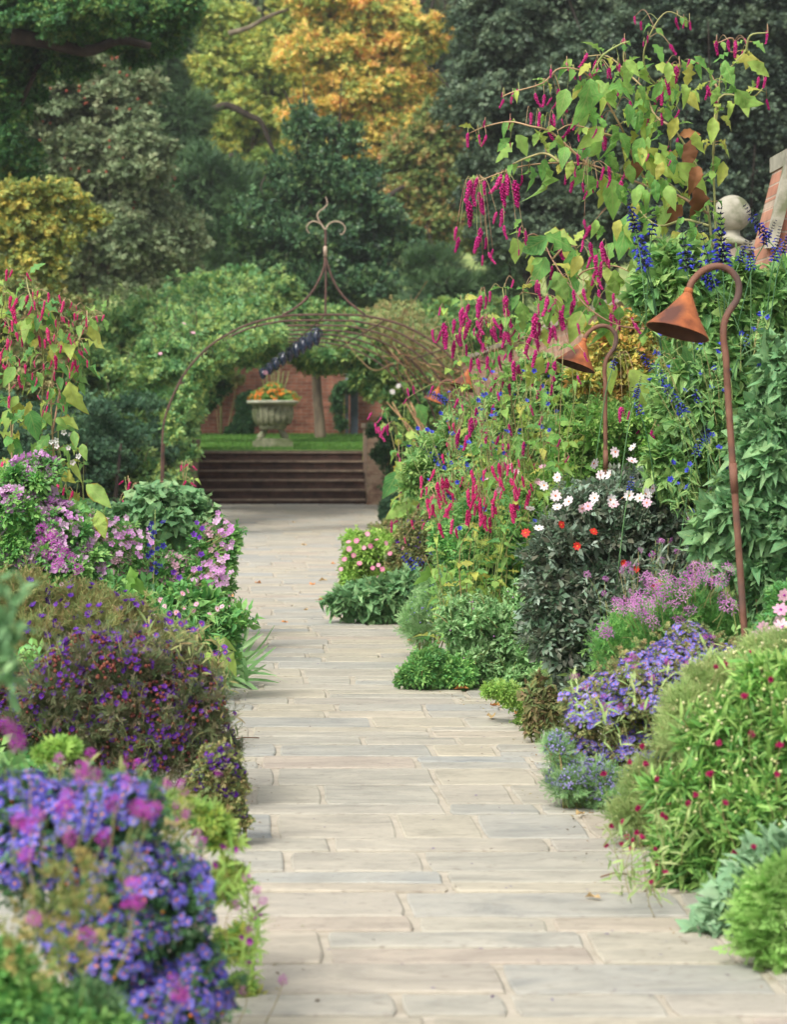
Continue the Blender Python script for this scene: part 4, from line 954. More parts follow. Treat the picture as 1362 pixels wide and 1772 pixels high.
def grow(name, label, cat, z, base_x, tops, mat, leafT, size, spacing, group=None, zj=.5, stemr=.004, droopy=.3, tip=.5, twist=.15, low=0., petiole=.15, stemmat=None, ground=0, pairs=True, minz=None):
    """upright leafy plant: one stem part per top (px, py[, dz])"""
    base = np.array([(base_x-PX)*z/F, z, ground]); t = thing(name, label, cat, base, group); st_ = []; ends = []
    for q in tops:
        zz_ = z+(q[2] if len(q) > 2 else random.uniform(-zj, zj)); e = P(q[0], q[1], zz_)-base
        a = np.array([e[0]*.45+random.uniform(-.05, .05), e[1]*.6, low]); 
        m_ = (a+e)/2+np.array([(a[0]-e[0])*.15, 0, (e[2]-a[2])*.1])+rng.normal(size=3)*twist*.3
        st_.append([a, m_, e]); ends.append(e)
    Pp = leafy_stems(t, mat, st_, leafT, size, spacing, z, stemr, petiole, droopy, tip, stemmat, pairs=pairs)
    return t, base, np.array(ends), Pp
def scatter_px(regions, n):
    L = []; w_ = np.array([r[2]*r[3] for r in regions], float); w_ /= w_.sum()
    for _ in range(n):
        r = regions[rng.choice(len(regions), p=w_)]; a = random.uniform(0, 2*math.pi); q = math.sqrt(random.random())
        L.append((r[0]+r[2]*q*math.cos(a), r[1]+r[3]*q*math.sin(a)))
    return L
# ---------------------------------------------------------------- right border
def leaves_px(t, base, L, z, mat, zj=.18, mats2=None, ox=0, oy=0, sc_=1, name='foliage', wmul=1.0, tm=None):
    Y = []; Pq = []; S = []; Nn = []
    for q in L:
        x0, y0, x1, y1 = q[0]/sc_+ox, q[1]/sc_+oy, q[2]/sc_+ox, q[3]/sc_+oy
        zz_ = z+random.uniform(-zj, zj); a = P(x0, y0, zz_)-base; e = P(x1, y1, zz_+random.uniform(-.05, .05))-base
        Pq.append(a); Y.append(e-a); S.append(np.linalg.norm(e-a)*1.05); Nn.append(np.array([random.gauss(0,.45), -1, .55+random.gauss(0,.3)]))
    S = np.array(S); Mx = frames(np.array(Y), np.array(Nn))*S[:, None, None]
    b = MB(); b.inst(tm or LEAF_BIG, Mx*np.array([wmul,1,1])[None,None,:], np.array(Pq), rng.uniform(.02, .98, len(S))); return b.build(name, mat, t)
def cv(L, sc_, ox, oy): return [(q[0]/sc_+ox, q[1]/sc_+oy, q[2]/sc_)+tuple(q[3:]) for q in L]

# distant half: small plants by the piers
bush('low_shrub', 'small round green shrub at the foot of the stone blocks', 'shrub', 33, 712, [(712,905,30,26),(735,890,25,30)], SPRIG, 2500, .07, g_dark, stems=2)
t, lob, base = bush('aster_clump', 'small mauve asters beside the path in front of the dark clipped ball', 'flower clump', 21, 655, [(655,935,30,22),(625,985,22,24),(690,925,30,24),(612,1015,16,14)], SPRIG, 4500, .045, g_olive, stems=6)
bloom(t, lob, 'flower', ASTER, [magl, eye], 90, .02); 
# pink daisies
t, lob, base = bush('daisy_clump', 'pink daisies with pale centres on bright green leaves at the path edge', 'flower clump', 16.3, 640, [(640,960,42,38),(670,995,42,40),(615,1000,26,36),(690,955,30,34)], SPRIG5, 6500, .05, g_lime, stems=8)
bloom_px(t, base, 'flower', DAISY_W, [pinkd, cream], [(652,934),(617,936),(604,950),(630,948),(596,968),(641,945),(622,975),(645,983),(655,978),(662,985),(603,938),(675,958),(612,961),(636,924),(590,985),(698,948),(668,940),(655,1000)], 15.7, .022, (-.2,-1,.5))
bloom(t, lob, 'small_flower', ASTER, [mag, eye], 60, .013)
t, lob, base = bush('bergenia_clump', 'broad blue green leaves lying on the paving below the pink daisies', 'foliage plant', 14.9, 640, [(640,1045,50,26),(600,1050,22,18),(690,1040,40,34),(660,1065,40,16)], LEAF_BIG, 520, .11, g_blue, stems=0, up=.35, shell=.6, inner=False, zmin=.01)
t, lob, base = bush('spent_aster_clump', 'purple brown spent asters beside the pink daisies', 'flower clump', 15.8, 720, [(705,960,32,40),(735,930,34,34),(725,1000,34,36)], SPRIG, 5000, .04, g_olive, stems=8)
bloom(t, lob, 'seed_head', BUTT, [purp], 150, .010)
# left-middle persicaria
SP1 = [(643,714,14,.5),(649,732,18),(655,739,26),(666,738,18),(671,735,22),(660,722,12,.6),(688,784,14),(692,796,20),(702,820,36,.25),(708,815,10,-1),(727,872,32,.25),(678,902,18),(690,900,12,1),(731,830,16),(772,829,24),(760,846,30),(779,850,20),(789,860,38,.3),(806,826,40),(819,826,24),(826,824,36),(835,843,18),(823,872,20),(815,876,20),(879,862,40),(882,895,14),(813,725,24),(824,713,28),(843,713,20),(856,720,18),(775,727,18),(785,732,18),(774,765,20),(766,786,16),(804,900,22),(823,912,28),(792,933,24,.3),(712,900,16),(735,905,14,.7),(700,930,12)]
t, base, ends, PpA = grow('persicaria', 'lower tasselled plant with large pale hanging leaves nearest the steps', 'flowering plant', 16.4, 735,
   [(668,712),(700,700),(690,760),(720,740),(735,800),(700,830),(760,820),(690,850),(760,880),(735,880)], pers_g, LEAF_BIG, .17, .17, stemr=.006, tip=.55, droopy=.55)
spikes_px(t, base, SP1[:21], 16.2, [pinkf], PpA)
leaves_px(t, base, [(690,815,665,860),(700,800,668,830),(712,868,665,895),(735,790,760,830),(720,700,745,735),(710,840,735,870)], 16, pers_g, name='large_leaves')
t, base, ends, PpB = grow('persicaria', 'bushy plant hung with short crimson tassels above the pale mint mound', 'flowering plant', 13.6, 840,
   scatter_px([(830,800,70,70),(880,860,60,60),(780,850,50,60)], 34), pers_g, LEAF_BIG, .10, .085, stemr=.005, tip=.6, droopy=.35)
spikes_px(t, base, SP1[21:]+[(x, y, 20) for x, y in scatter_px([(800,870,60,50),(900,820,60,60),(860,900,60,30)], 44)], 13.2, [pinkf2], PpB)
SP2 = [(762,532,18),(749,570,22),(768,560,42),(763,573,22),(772,573,32),(786,553,24),(790,579,20),(796,576,24),(801,533,26,.2),(811,527,26),(806,540,20),(814,555,34,.4),(821,568,14),(832,513,36,.2),(826,526,22),(841,513,24),(848,504,18),(834,550,40),(842,548,18),(854,550,30),(876,513,36),(877,535,40),(867,561,26),(830,586,24),(834,597,14),(807,597,22),(889,484,16,.2),(933,526,26),(950,523,26),(927,544,38),(926,570,36),(976,528,20),(970,546,30),(958,564,24),(962,572,20),(892,570,14),(899,577,14),(968,482,22),(816,621,24),(827,621,26),(844,617,20),(846,634,18),(865,625,18),(856,623,10),(876,612,12,.3),(859,654,26,.3),(889,632,16),(937,667,18),(930,676,14),(918,702,20,-.3),(870,753,12),(870,768,22),(880,768,16),(874,795,16),(955,764,12,1),(841,810,12),(793,690,16,.3),(800,700,14),(750,668,14,.5),(715,668,14),(705,672,18),(703,690,10)]
t, base, ends, PpC = grow('persicaria', 'leaning plant thick with long crimson tassels left of the second lamp', 'flowering plant', 12.9, 930,
   [(770,535),(800,520),(835,505),(870,498),(905,500),(930,520),(960,545),(850,560),(880,590),(915,600),(800,580),(840,640),(880,650),(920,660),(870,700),(910,720),(950,690),(940,740),(830,700),(960,780),(900,770),(780,640),(820,650),(990,600)], pers, LEAF_BIG, .125, .125, stemr=.006, tip=.55, droopy=.5)
SP2 += [(x, y, random.uniform(16, 32)) for x, y in scatter_px([(830,570,60,40),(880,640,50,60),(930,600,40,60),(850,740,70,50)], 44)]
spikes_px(t, base, SP2, 12.5, [pinkf], PpC)
t, lob, base = bush('salvia', 'mid green leafy salvia filling behind the crimson tassels', 'flowering plant', 14.6, 900, [(850,760,70,60),(930,700,60,70),(980,790,70,70),(900,850,80,70),(1010,700,50,60),(780,800,50,50),(740,830,40,50)], SPRIG5, 15000, .075, g_mid, clump=200, stems=20)
# salvia spikes (upright or leaning), px base + length + lean
def salv(t, base, L, z):
    Ms = []; Pq = []; S = []
    for x, y, ln, lean in L:
        Ms.append(roty(lean)@rotx(random.uniform(-.3, .2))@rotz(random.random()*6)); Pq.append(P(x, y, z+random.uniform(-.15, .15))-base); S.append(ln*z/F*1.1)
    flowers(t, 'flower_spike', SALVIA, [bluef, calyx], np.array(Pq), None, np.array(S), 100, M=np.array(Ms))
    SL = []
    for m_, p, s_ in zip(Ms, Pq, S):
        a = p-m_[:, 2]*.25-np.array([0, 0, .12]); SL.append((catmull([a, p-m_[:, 2]*.1, p], 3), .0022*max(1, z/10)))
    stalks(t, 'flower_stem', SL, g_dark)
bloom(t, lob, 'small_flower', BUTT, [bluef], 70, .012)
salv(t, base, [(775,697,42,-1.0),(765,690,40,-1.2),(775,806,60,-.95),(812,815,40,-.6),(838,740,34,-.3),(790,870,40,-.8),(842,730,34,-.1),(835,712,30,-.2),(868,805,40,-.4),(720,985,50,-.7),(760,975,40,1.1),(735,975,40,-1.2),(800,880,26,.4),(905,780,30,.2),(1015,760,40,0),(1000,820,40,.2),(985,800,30,-.4),(960,790,24,.3),(745,960,24,.4)], 14.0)
# yellow green filler between lamps
bush('golden_shrub', 'yellow green shrub with orange flecks between the two nearest lamps', 'shrub', 14.2, 1080, [(1075,600,50,50),(1110,660,50,50),(1040,650,40,50),(1130,590,40,40)], SPRIG5, 5500, .07, leafmat('yellow_flecked_leaves', ['#6f9a48', '#a3b050', '#cdbb4a', '#c98a48'], .5, .3), clump=60)
t, lob, base = bush('leafy_shrub', 'soft light green bush behind the white dahlias', 'shrub', 12.6, 1080, [(1060,760,80,60),(1140,780,70,70),(990,850,60,60),(1180,700,50,60),(930,890,60,50),(1110,850,80,50)], SPRIG5, 14000, .06, g_knaut, clump=200, stems=12)
# right salvia bank
def salvia_bank(name, label, z, bx, L, n, size, mat, tm=LEAF_MED):
    t, lob, base = bush(name, label, 'flowering plant', z, bx, L, tm, n, size, mat, clump=int(n/40), clr=.25, stems=24, up=.3, rnd=.8, droop=.05, flat=.8, loose=7, stray=70)
    return t, lob, base
t, lob, base = salvia_bank('salvia', 'tall green salvia with deep blue spikes behind the nearest lamp', 9.6, 1250, [(1180,520,60,80),(1260,550,80,80),(1345,560,60,80),(1230,620,80,80),(1320,680,80,80),(1200,720,60,80),(1150,480,50,50),(1255,490,60,30),(1350,500,40,40),(1250,800,70,80),(1180,820,50,60)], 11000, .075, g_mid)
salv(t, base, [(1120,462,80,-.25),(1118,470,100,-.3),(1100,400,70,-.15),(1128,410,60,.1),(1190,470,90,-.1),(1232,470,90,-.25),(1252,470,110,.0),(1240,500,80,-.6),(1330,415,70,-.55),(1300,470,60,.0),(1340,455,60,.15),(1355,440,50,.3),(1322,425,50,.5),(1165,690,60,-.5),(1190,720,60,-.6),(1150,660,50,-.45),(1132,640,50,-.7),(1210,700,50,-.2),(1225,770,40,0),(1205,790,50,.3),(1110,720,50,-.3),(1100,690,40,.3),(1290,600,40,.4),(1060,640,40,.3),(1280,455,50,.35),(1090,850,40,.2),(1300,790,30,.2),(1355,760,30,-.3)], 9.1)
t, lob, base = salvia_bank('salvia', 'salvia with broad blue green leaves at the right edge beside the lamp pole', 8.5, 1330, [(1330,800,60,90),(1350,920,60,80),(1280,900,50,70),(1330,1000,60,60),(1350,680,40,80),(1270,980,40,50),(1350,1060,40,50)], 2300, .095, g_blue, LEAF_BIG)
t, lob, base = salvia_bank('green_shrub', 'fresh green bush between the lamp pole and the dark dahlias', 10.3, 1230, [(1215,890,50,60),(1240,960,60,60),(1190,840,50,40)], 3200, .07, g_mid)
# tall persicaria
sc2, ox2 = 1.946, 662
def c2px(L): return [(x/sc2+ox2, y/sc2) for x, y in L]
zP = 10.3; base = np.array([(1255-PX)*zP/F, zP, 0]); t = thing('persicaria', 'towering arching plant with lime leaves and hanging crimson tassels, tallest in the right border', 'flowering plant', base)
TS = [[(1060,1500),(1110,1000),(1100,720),(1060,560),(985,430),(955,320),(900,260),(880,190),(905,110),(960,40),(1035,75)],
      [(1150,1500),(1130,1000),(1120,680),(1115,520),(1130,370),(1140,260),(1180,220),(1225,170)],
      [(1115,520),(1135,330),(1240,330),(1290,290)], [(1130,300),(1095,235),(1040,200)], [(1190,190),(1180,130),(1130,145)], [(1225,180),(1240,120),(1300,110)],
      [(1100,720),(1000,660),(900,630),(800,590),(700,555),(600,548),(470,560),(350,600),(310,620)],
      [(900,630),(860,560),(820,470),(800,420),(700,260),(600,230),(540,280),(440,310),(405,325)],
      [(700,560),(620,490),(560,440),(500,425),(430,410),(350,425),(290,450)],
      [(985,430),(920,390),(880,300),(830,250),(760,190),(680,190)], [(900,260),(820,220),(815,140)], [(700,260),(740,190),(800,150),(830,140)],
      [(1100,760),(1020,740),(930,760),(860,700),(830,640),(700,560)], [(955,320),(1000,250),(1000,190)], [(820,470),(745,450),(640,420),(590,440)],
      [(600,548),(560,520),(520,520),(430,560),(400,620)], [(900,630),(940,600),(1060,700)]]
stems = [[P(x, y, zP+.12*math.sin(i*2+j*.5))-base for j, (x, y) in enumerate(c2px(L))] for i, L in enumerate(TS)]
PpD = leafy_stems(t, pers, stems, LEAF_BIG, .095, .13, zP, stemr=.0065, petiole=.25, droopy=.6, tip=.6, stemmat=redstem)
TL = [(860,500,965,590),(700,265,690,430),(720,270,780,330),(690,350,720,440),(745,430,670,495),(770,420,815,540),(885,335,950,430),(905,385,885,490),(500,560,515,640),(550,565,570,700),(440,480,375,535),(430,465,385,510),(450,455,500,520),(570,480,530,540),(590,470,560,500),(740,585,735,700),(770,600,785,725),(800,560,750,600),(640,540,620,600),(1115,395,1110,480),(1140,395,1195,425),(1120,525,1125,630),(1150,205,1190,280),(1230,210,1305,255),(1245,270,1255,330),(1190,300,1280,400),(1135,290,1115,350),(1050,190,1095,230),(1090,230,1135,290),(1180,280,1165,350),(1185,195,1290,195),(990,550,1095,650),(940,580,1060,600),(990,480,1020,530),(960,340,985,405),(920,220,985,250),(910,150,960,200),(840,200,810,290),(670,280,640,330),(560,270,520,290),(640,200,600,240),(760,300,870,290),(700,210,660,240),(830,370,850,430),(800,450,850,520),(680,590,745,700),(830,720,800,860),(1050,770,1065,900),(800,740,780,800),(880,640,905,690),(550,790,660,830),(470,740,440,770),(440,800,465,890),(720,740,715,800),(740,760,735,815),(540,870,500,890),(620,300,600,380),(850,520,900,560),(760,520,800,570),(930,480,960,560),(980,300,1000,350),(860,290,900,330)]
for _ in range(95):
    x0 = random.gauss(930, 110); y0 = random.uniform(200, 880); TL.append((x0, y0, x0+random.uniform(-35, 45), y0+random.uniform(35, 90)))
leaves_px(t, base, TL, zP-.1, pers, ox=ox2, sc_=sc2, name='large_leaves', wmul=.95)
leaves_px(t, base, [(1010,690,950,760),(1055,630,1080,760),(1040,470,1030,560),(1000,455,1070,450),(870,520,850,600),(1065,560,1040,640)], zP-.1, brownl, ox=ox2, sc_=sc2, name='withered_leaves')
SP3 = [(287,450,45),(325,455,38),(350,455,40),(345,405,25),(405,310,22),(408,335,35,.3),(440,315,35,.3),(455,300,35,.4),(432,400,35),(430,480,20),(515,315,60),(500,380,40),(530,380,45),(545,320,40),(570,330,30,.6),(560,430,50),(605,400,25),(600,485,45),(617,500,50),(620,330,35),(605,320,30),(640,415,50,.3),(650,400,40),(690,180,50),(720,205,50),(750,215,14,1),(765,228,32),(800,215,25),(815,130,50),(850,55,35),(872,72,30),(895,120,25),(880,140,20),(970,150,40,-.3),(960,210,30),(975,215,35),(990,225,60),(958,262,55),(990,60,35),(1015,65,35),(1035,70,38),(930,320,35),(1000,370,30),(1125,140,55),(1165,135,40),(1190,140,50),(1222,130,20),(1295,105,45,-.2),(1215,170,20),(1268,260,40),(1292,260,40),(1295,335,38),(1095,290,70),(1100,300,40,.3),(1035,200,25),(835,340,30),(740,390,35),(755,330,50),(680,355,30),(680,500,50),(657,520,45),(640,600,55),(622,580,45),(470,590,40),(445,610,90),(420,590,70),(400,590,80),(405,620,70),(320,600,60),(325,650,80),(335,670,60),(295,610,80),(290,680,85),(300,640,60),(345,610,40),(385,715,40,.4),(405,705,60),(410,760,50),(250,765,40),(257,800,60),(320,800,50),(330,770,60),(350,800,40),(372,840,30),(358,850,40),(338,860,35),(805,610,50),(690,645,30,.4),(725,610,20),(460,840,20),(480,805,25),(675,810,40),(700,760,50),(680,740,40),(660,360,18),(790,220,18),(965,490,16),(972,540,20)]
SP3 += [(random.uniform(560, 1010), random.uniform(200, 640), random.uniform(25, 50)) for _ in range(34)]
flw = np.concatenate([catmull(s_, 4) for s_ in stems])
spikes_px(t, base, cv(SP3, sc2, ox2, 0), zP-.05, [pinkf], flw)
# long low branch from the right over the second lamp
zQ = 12.75; base = np.array([(1270-PX)*zQ/F, zQ, 0]); t = thing('persicaria', 'long branch of lime leaves reaching across behind the second lamp', 'flowering plant', base)
TS = [[(1300,1100),(1290,760),(1251,660),(1150,580),(1070,563),(1022,535),(991,500),(956,449),(943,422),(925,405),(905,412)],[(1022,535),(990,560),(940,515),(905,505)],[(991,500),(1010,470),(1060,460),(1090,470)],[(1290,760),(1225,700),(1180,640),(1130,600)],[(956,449),(975,430),(1000,425)],[(1070,563),(1060,610),(1065,640)],[(1290,800),(1240,820),(1195,850)]]
stems = [[P(x, y, zQ-.25+.1*math.sin(i+j))-base for j, (x, y) in enumerate(L)] for i, L in enumerate(TS)]
PpE = leafy_stems(t, pers, stems, LEAF_BIG, .13, .2, zQ, stemr=.0065, petiole=.25, droopy=.6, tip=.7, stemmat=redstem)
leaves_px(t, base, [(1005,538,990,588),(1036,540,1058,612),(1215,510,1235,590),(1210,505,1220,560),(1185,590,1200,640),(1165,590,1150,640),(1120,440,1125,530),(1125,470,1170,500),(1215,400,1210,455),(1165,400,1205,470),(1085,385,1120,455),(942,405,998,420),(945,445,925,490),(950,410,885,450),(1250,850,1232,890),(1215,720,1200,790),(1090,640,1130,700),(1140,800,1180,770),(960,470,985,520),(1160,510,1175,600),(1350,900,1310,950),(1330,830,1300,880),(1345,960,1320,1010)], zQ-.3, pers_g, name='large_leaves')
RL = []
for _ in range(46):
    x0 = random.gauss(985, 50); y0 = random.uniform(400, 640); RL.append((x0, y0, x0+random.uniform(-22, 26), y0+random.uniform(25, 60)))
leaves_px(t, base, [q for q in RL if not (950 < q[0] < 1045 and q[1] > 535)], zQ-.1, pers, name='hanging_leaves', zj=.25)
spikes_px(t, base, [(random.uniform(900, 1075), random.uniform(420, 560), random.uniform(18, 34)) for _ in range(24)]+[(900,395,16),(910,400,20),(1030,470,30),(1035,480,24),(1010,500,30),(1000,560,20),(1015,600,16),(1095,550,18),(1100,560,22),(1170,590,14),(1195,560,20),(1120,530,14),(1165,620,20)]+[(1078,706,34),(1094,713,20),(1125,710,26,.3),(1110,740,14,.5),(1128,745,24),(1140,735,16,-.4),(1108,700,16,.4),(1340,470,26,-.3),(1335,465,16)], zQ-.35, [pinkf], PpE)
# interplanted tassels in front of the salvias
t, base, ends, Pp = grow('persicaria', 'knee high plant crowded with short crimson tassels behind the lime hosta leaves', 'flowering plant', 11.9, 830,
   scatter_px([(800,900,60,30),(860,870,50,40),(760,880,30,30),(900,840,30,50)], 20), pers_g, LEAF_BIG, .085, .09, stemr=.004, tip=.6, droopy=.35)
spikes_px(t, base, [(x, y, random.uniform(14, 30)) for x, y in scatter_px([(800,880,60,40),(850,850,50,50),(900,830,30,50),(750,850,30,40)], 74)], 11.6, [pinkf2], Pp)
t, base, ends, Pp = grow('persicaria', 'slender stems of yellowing leaves rising through the green between the second and third lamps', 'flowering plant', 12.2, 985,
   [(955,640),(975,600),(1000,660),(1010,700),(965,700),(990,740),(940,680),(1025,640)], pers, LEAF_BIG, .12, .12, stemr=.005, tip=.6, droopy=.5)
spikes_px(t, base, [(1075,705,30),(1090,712,18),(985,790,14,.6),(1000,650,16),(955,665,20),(1012,610,16),(940,720,18,.4),(970,760,14)], 11.9, [pinkf], Pp)
# mint / nepeta mounds
t, lob, base = bush('nepeta_clump', 'pale minty mound spilling left of the dark dahlias', 'foliage plant', 11.2, 850, [(850,1090,60,60),(900,1130,60,60),(820,1150,50,40),(880,1180,60,40),(905,1070,40,50),(790,1090,40,50),(935,1190,30,40)], LEAF_SM, 16000, .034, g_pale, stems=14, clump=330, clr=.22)
bloom(t, lob, 'flower', BUTT, [lilac], 50, .005)
t, lob, base = bush('geranium_clump', 'low bright green mound with toothed leaves on the paving', 'foliage plant', 11.1, 760, [(745,1165,42,28),(790,1170,40,26),(715,1172,18,18)], SPRIG5, 3200, .04, g_fresh, stems=6, zmin=.0)
t, lob, base = bush('catmint_clump', 'wispy lavender catmint with dead orange leaves at the path edge', 'flower clump', 12.6, 735, [(735,1075,34,36),(760,1040,30,36),(725,1100,22,24),(785,1060,30,36)], NEEDLE, 2600, .06, g_pale, stems=26, rnd=.4, up=.9)
bloom(t, lob, 'flower', BUTT, [asterb], 170, .0055, lift=.05)
t, base, ends, Pp = grow('hosta', 'plant with two broad lime leaves below the crimson tassels', 'foliage plant', 12.3, 780, [(735,960),(775,990),(800,985),(760,1000),(790,1010)], pers_g, LEAF_BIG, .12, .13, stemr=.004, droopy=.2)
leaves_px(t, base, [(745,975,728,1020),(760,985,742,1030),(800,985,812,1030),(785,990,760,1015),(770,1080,750,1100)], 12.1, g_lime, name='large_leaves')
t, lob, base = bush('green_shrub', 'deep green leafy clump above the mint mound', 'foliage plant', 12.3, 850, [(830,960,60,50),(890,970,50,50),(860,1010,60,40),(790,950,40,40),(840,900,50,40)], SPRIG5, 6500, .055, g_fresh, clump=90)
# dark dahlia
t, lob, base = bush('dahlia', 'bushy dahlia with bronze black leaves and starry white blooms', 'flowering plant', 9.8, 1050, [(1010,950,75,65),(1110,930,85,60),(960,1000,45,70),(1040,1050,70,70),(985,1130,55,70),(1150,980,70,60),(1070,900,100,40),(1170,910,50,46),(1120,870,60,24),(960,1060,40,60),(1000,1190,50,50)], SPRIG5, 6500, .07, dahl, clump=200, stems=30, stemmat=dahl, clr=.22, cj=.3)
WD = [(1066,782,0),(1096,775,0),(1094,798,1),(1040,822,0),(1057,822,2),(1024,875,1),(1030,862,0),(1057,865,2),(965,878,0),(962,858,2),(985,868,2),(1016,882,0),(1090,858,1),(1108,862,2),(1130,845,2),(1118,855,2),(942,840,2),(965,826,2),(933,915,2),(1028,802,2),(1260,857,0),(1268,880,2),(918,880,2),(1078,862,1)]
bloom_px(t, base, 'flower', WHITE_D, [white, eye], [(x, y) for x, y, _ in WD], 9.3, .027, (-.15,-1,.35), jit=.75, stem=.12, stemmat=dahl)
bloom_px(t, base, 'pink_flower', WHITE_D, [palep, eye], [(1018,876),(1008,880),(1062,872),(1120,870)], 9.2, .026, (0,-1,.4), stem=.12, stemmat=dahl)
t3 = thing('dahlia', 'small scarlet dahlia blooms scattered through the dark leaves', 'flowering plant', base+np.array([.1, .1, 0]))
b_ = base+np.array([.1, .1, 0])
bloom_px(t3, b_, 'flower', WHITE_D, [redf, eye], [(972,908),(910,922),(1028,920),(1252,832),(1134,1016),(1078,975),(1000,945),(1310,930),(1254,822),(1143,1008),(1100,985)], 9.1, .02, (0,-1,.3), stem=.08, stemmat=dahl)
b = MB(); cloud(b, plobes([(1050,1060,60,60),(1120,1010,50,50)], 9.7, b_), 700, LEAF_SM, .05, zmin=0); b.build('foliage', dahl, t3)
t, lob, base = bush('dying_dahlia', 'withered brown and olive stems at the foot of the dark dahlia', 'flowering plant', 9.2, 950, [(935,1215,20,44),(960,1235,26,34),(925,1255,14,20)], LEAF_MED, 520, .042, leafmat('dying_leaves', ['#5d8048', '#7a8c4c', '#8a7050', '#a3a458'], .8, .25), up=-.2)
bush('creeping_plant', 'lime creeping leaves with orange fallen leaves along the paving edge', 'foliage plant', 9.8, 890, [(890,1215,24,14),(865,1200,26,14),(915,1245,18,18),(905,1270,14,10)], SPRIG5, 900, .03, g_lime, stems=0)
# phlox: orchid pink clusters
t, lob, base = bush('phlox', 'fine leaved mound topped by orchid pink clusters beside the lamp pole', 'flowering plant', 8.6, 1160, [(1120,1110,60,60),(1190,1080,70,60),(1240,1110,50,50),(1080,1130,40,50),(1150,1150,60,40)], NEEDLE, 9000, .05, g_fresh, stems=20, rnd=.6)
bloom_px(t, base, 'flower_cluster', CLEO, [magl], [(1052,1100),(1070,1060),(1085,1050),(1098,1055),(1110,1065),(1125,1050),(1140,1040),(1150,1025),(1130,1020),(1165,1010),(1180,1030),(1190,1000),(1200,1010),(1150,1000),(1215,1000),(1225,985),(1235,1010),(1248,1005),(1260,985),(1262,1050),(1255,1035),(1195,1060),(1180,1100),(1130,1078),(1128,1010),(1100,1040),(1110,1035),(1165,1050),(1070,1045),(1045,1092),(1205,985),(1175,1078),(1120,1000)], 8.3, .027, (0,-.7,.8), stem=.09, jit=.3)
# blue aster mound right
t, lob, base = bush('aster_clump', 'lavender blue aster mound spilling over the paving, right of the path', 'flower clump', 7.75, 1150, [(1150,1195,110,66),(1040,1240,72,66),(1250,1170,70,50),(1230,1190,90,60),(1010,1300,40,45),(1060,1320,50,40),(1180,1150,80,45),(985,1330,26,30),(1020,1360,40,30),(1060,1350,60,50),(1110,1300,60,50),(1290,1180,60,50)], SPRIG, 9000, .03, g_olive, stems=20)
bloom(t, lob, 'flower', ASTER, [asterb, eye], 2600, .0125, up=.5, k=1.04, lift=.015)
# catmint fringe
t, lob, base = bush('catmint_clump', 'thin lavender catmint fringe lying over the slabs below the blue asters', 'flower clump', 7.6, 1010, [(1010,1350,45,30),(960,1300,18,26),(1050,1380,40,26),(985,1370,24,20)], NEEDLE, 1600, .04, g_pale, stems=24, up=.3)
bloom(t, lob, 'flower', BUTT, [leafmat('pale_lavender_florets', ['#8f88d0', '#a8a0dc', '#bdb6e4'], .6, .3)], 1300, .0055, k=1.15, lift=.02)
# knautia: airy part and leafy mound
t, lob, base = bush('knautia', 'airy yellow green knautia with cream buttons leaning over the asters', 'flowering plant', 6.9, 1130, [(1150,1390,60,50),(1095,1420,40,26),(1200,1290,60,60),(1240,1220,60,50),(1180,1420,60,50)], NEEDLE, 4500, .05, g_seed, stems=50, rnd=.5, up=.6)
bloom(t, lob, 'seed_head', BUTT, [cream], 220, .0065, lift=.03)
bloom_px(t, base, 'flower', SCAB, [crim], [(1112,1292),(1090,1320),(1118,1322),(1050,1462),(1085,1448),(1103,1441),(1166,1345),(1150,1365),(1183,1348),(1195,1302),(1135,1478),(1093,1540),(1105,1400),(1045,1340),(1140,1405),(1130,1350),(1255,1150),(1240,1155)], 6.5, .0125, (-.2,-1,.3), stem=.18)
t, lob, base = bush('knautia', 'big fresh green knautia mound with crimson pincushions at the right edge', 'flowering plant', 6.3, 1290, [(1290,1400,110,110),(1220,1480,70,80),(1340,1300,80,90),(1370,1450,80,110),(1200,1550,50,45),(1290,1540,80,60),(1260,1290,60,60),(1350,1200,60,50),(1180,1400,40,60),(1150,1470,30,40)], LEAF_NAR, 17000, .06, g_knaut, clump=420, stems=30, clr=.26, rnd=.9)
bloom(t, lob, 'seed_head', BUTT, [cream], 330, .0065, lift=.07, k=1.12)
bloom_px(t, base, 'flower', SCAB, [crim], [(1270,1475),(1305,1465),(1245,1286),(1334,1176),(1350,1290),(1290,1205),(1205,1375),(1340,1440),(1230,1340),(1300,1270),(1345,1340),(1255,1390)], 5.8, .0125, (0,-1,.4), stem=.12)
t, lob, base = bush('knautia_seedheads', 'pale straw green seed heads rising over the right edge beside the lamp foot', 'flowering plant', 6.9, 1300, [(1290,1190,70,40),(1340,1160,50,40),(1230,1240,50,30),(1330,1240,60,50)], NEEDLE, 4200, .05, g_seed, stems=50, up=.9, rnd=.4)
bloom(t, lob, 'seed_head', BUTT, [cream], 160, .0075, lift=.06, k=1.15)
bloom_px(t, base, 'flower', SCAB, [crim], [(1330,1170),(1256,1153),(1322,1190),(1300,1130),(1345,1150)], 6.6, .012, (0,-1,.4), stem=.1)
t, lob, base = bush('cosmos', 'pale pink open flowers at the right edge above the seed heads', 'flowering plant', 7.6, 1350, [(1345,1120,30,40),(1365,1060,30,50)], SPRIG, 900, .05, g_fresh, stems=12)
bloom_px(t, base, 'flower', WHITE_D, [palep, mag], [(1322,1085),(1340,1095),(1310,1100),(1352,1055),(1355,1085),(1330,1108),(1300,1120),(1358,1030),(1345,1075),(1318,1118)], 7.2, .027, (0,-1,.3), stem=.15)
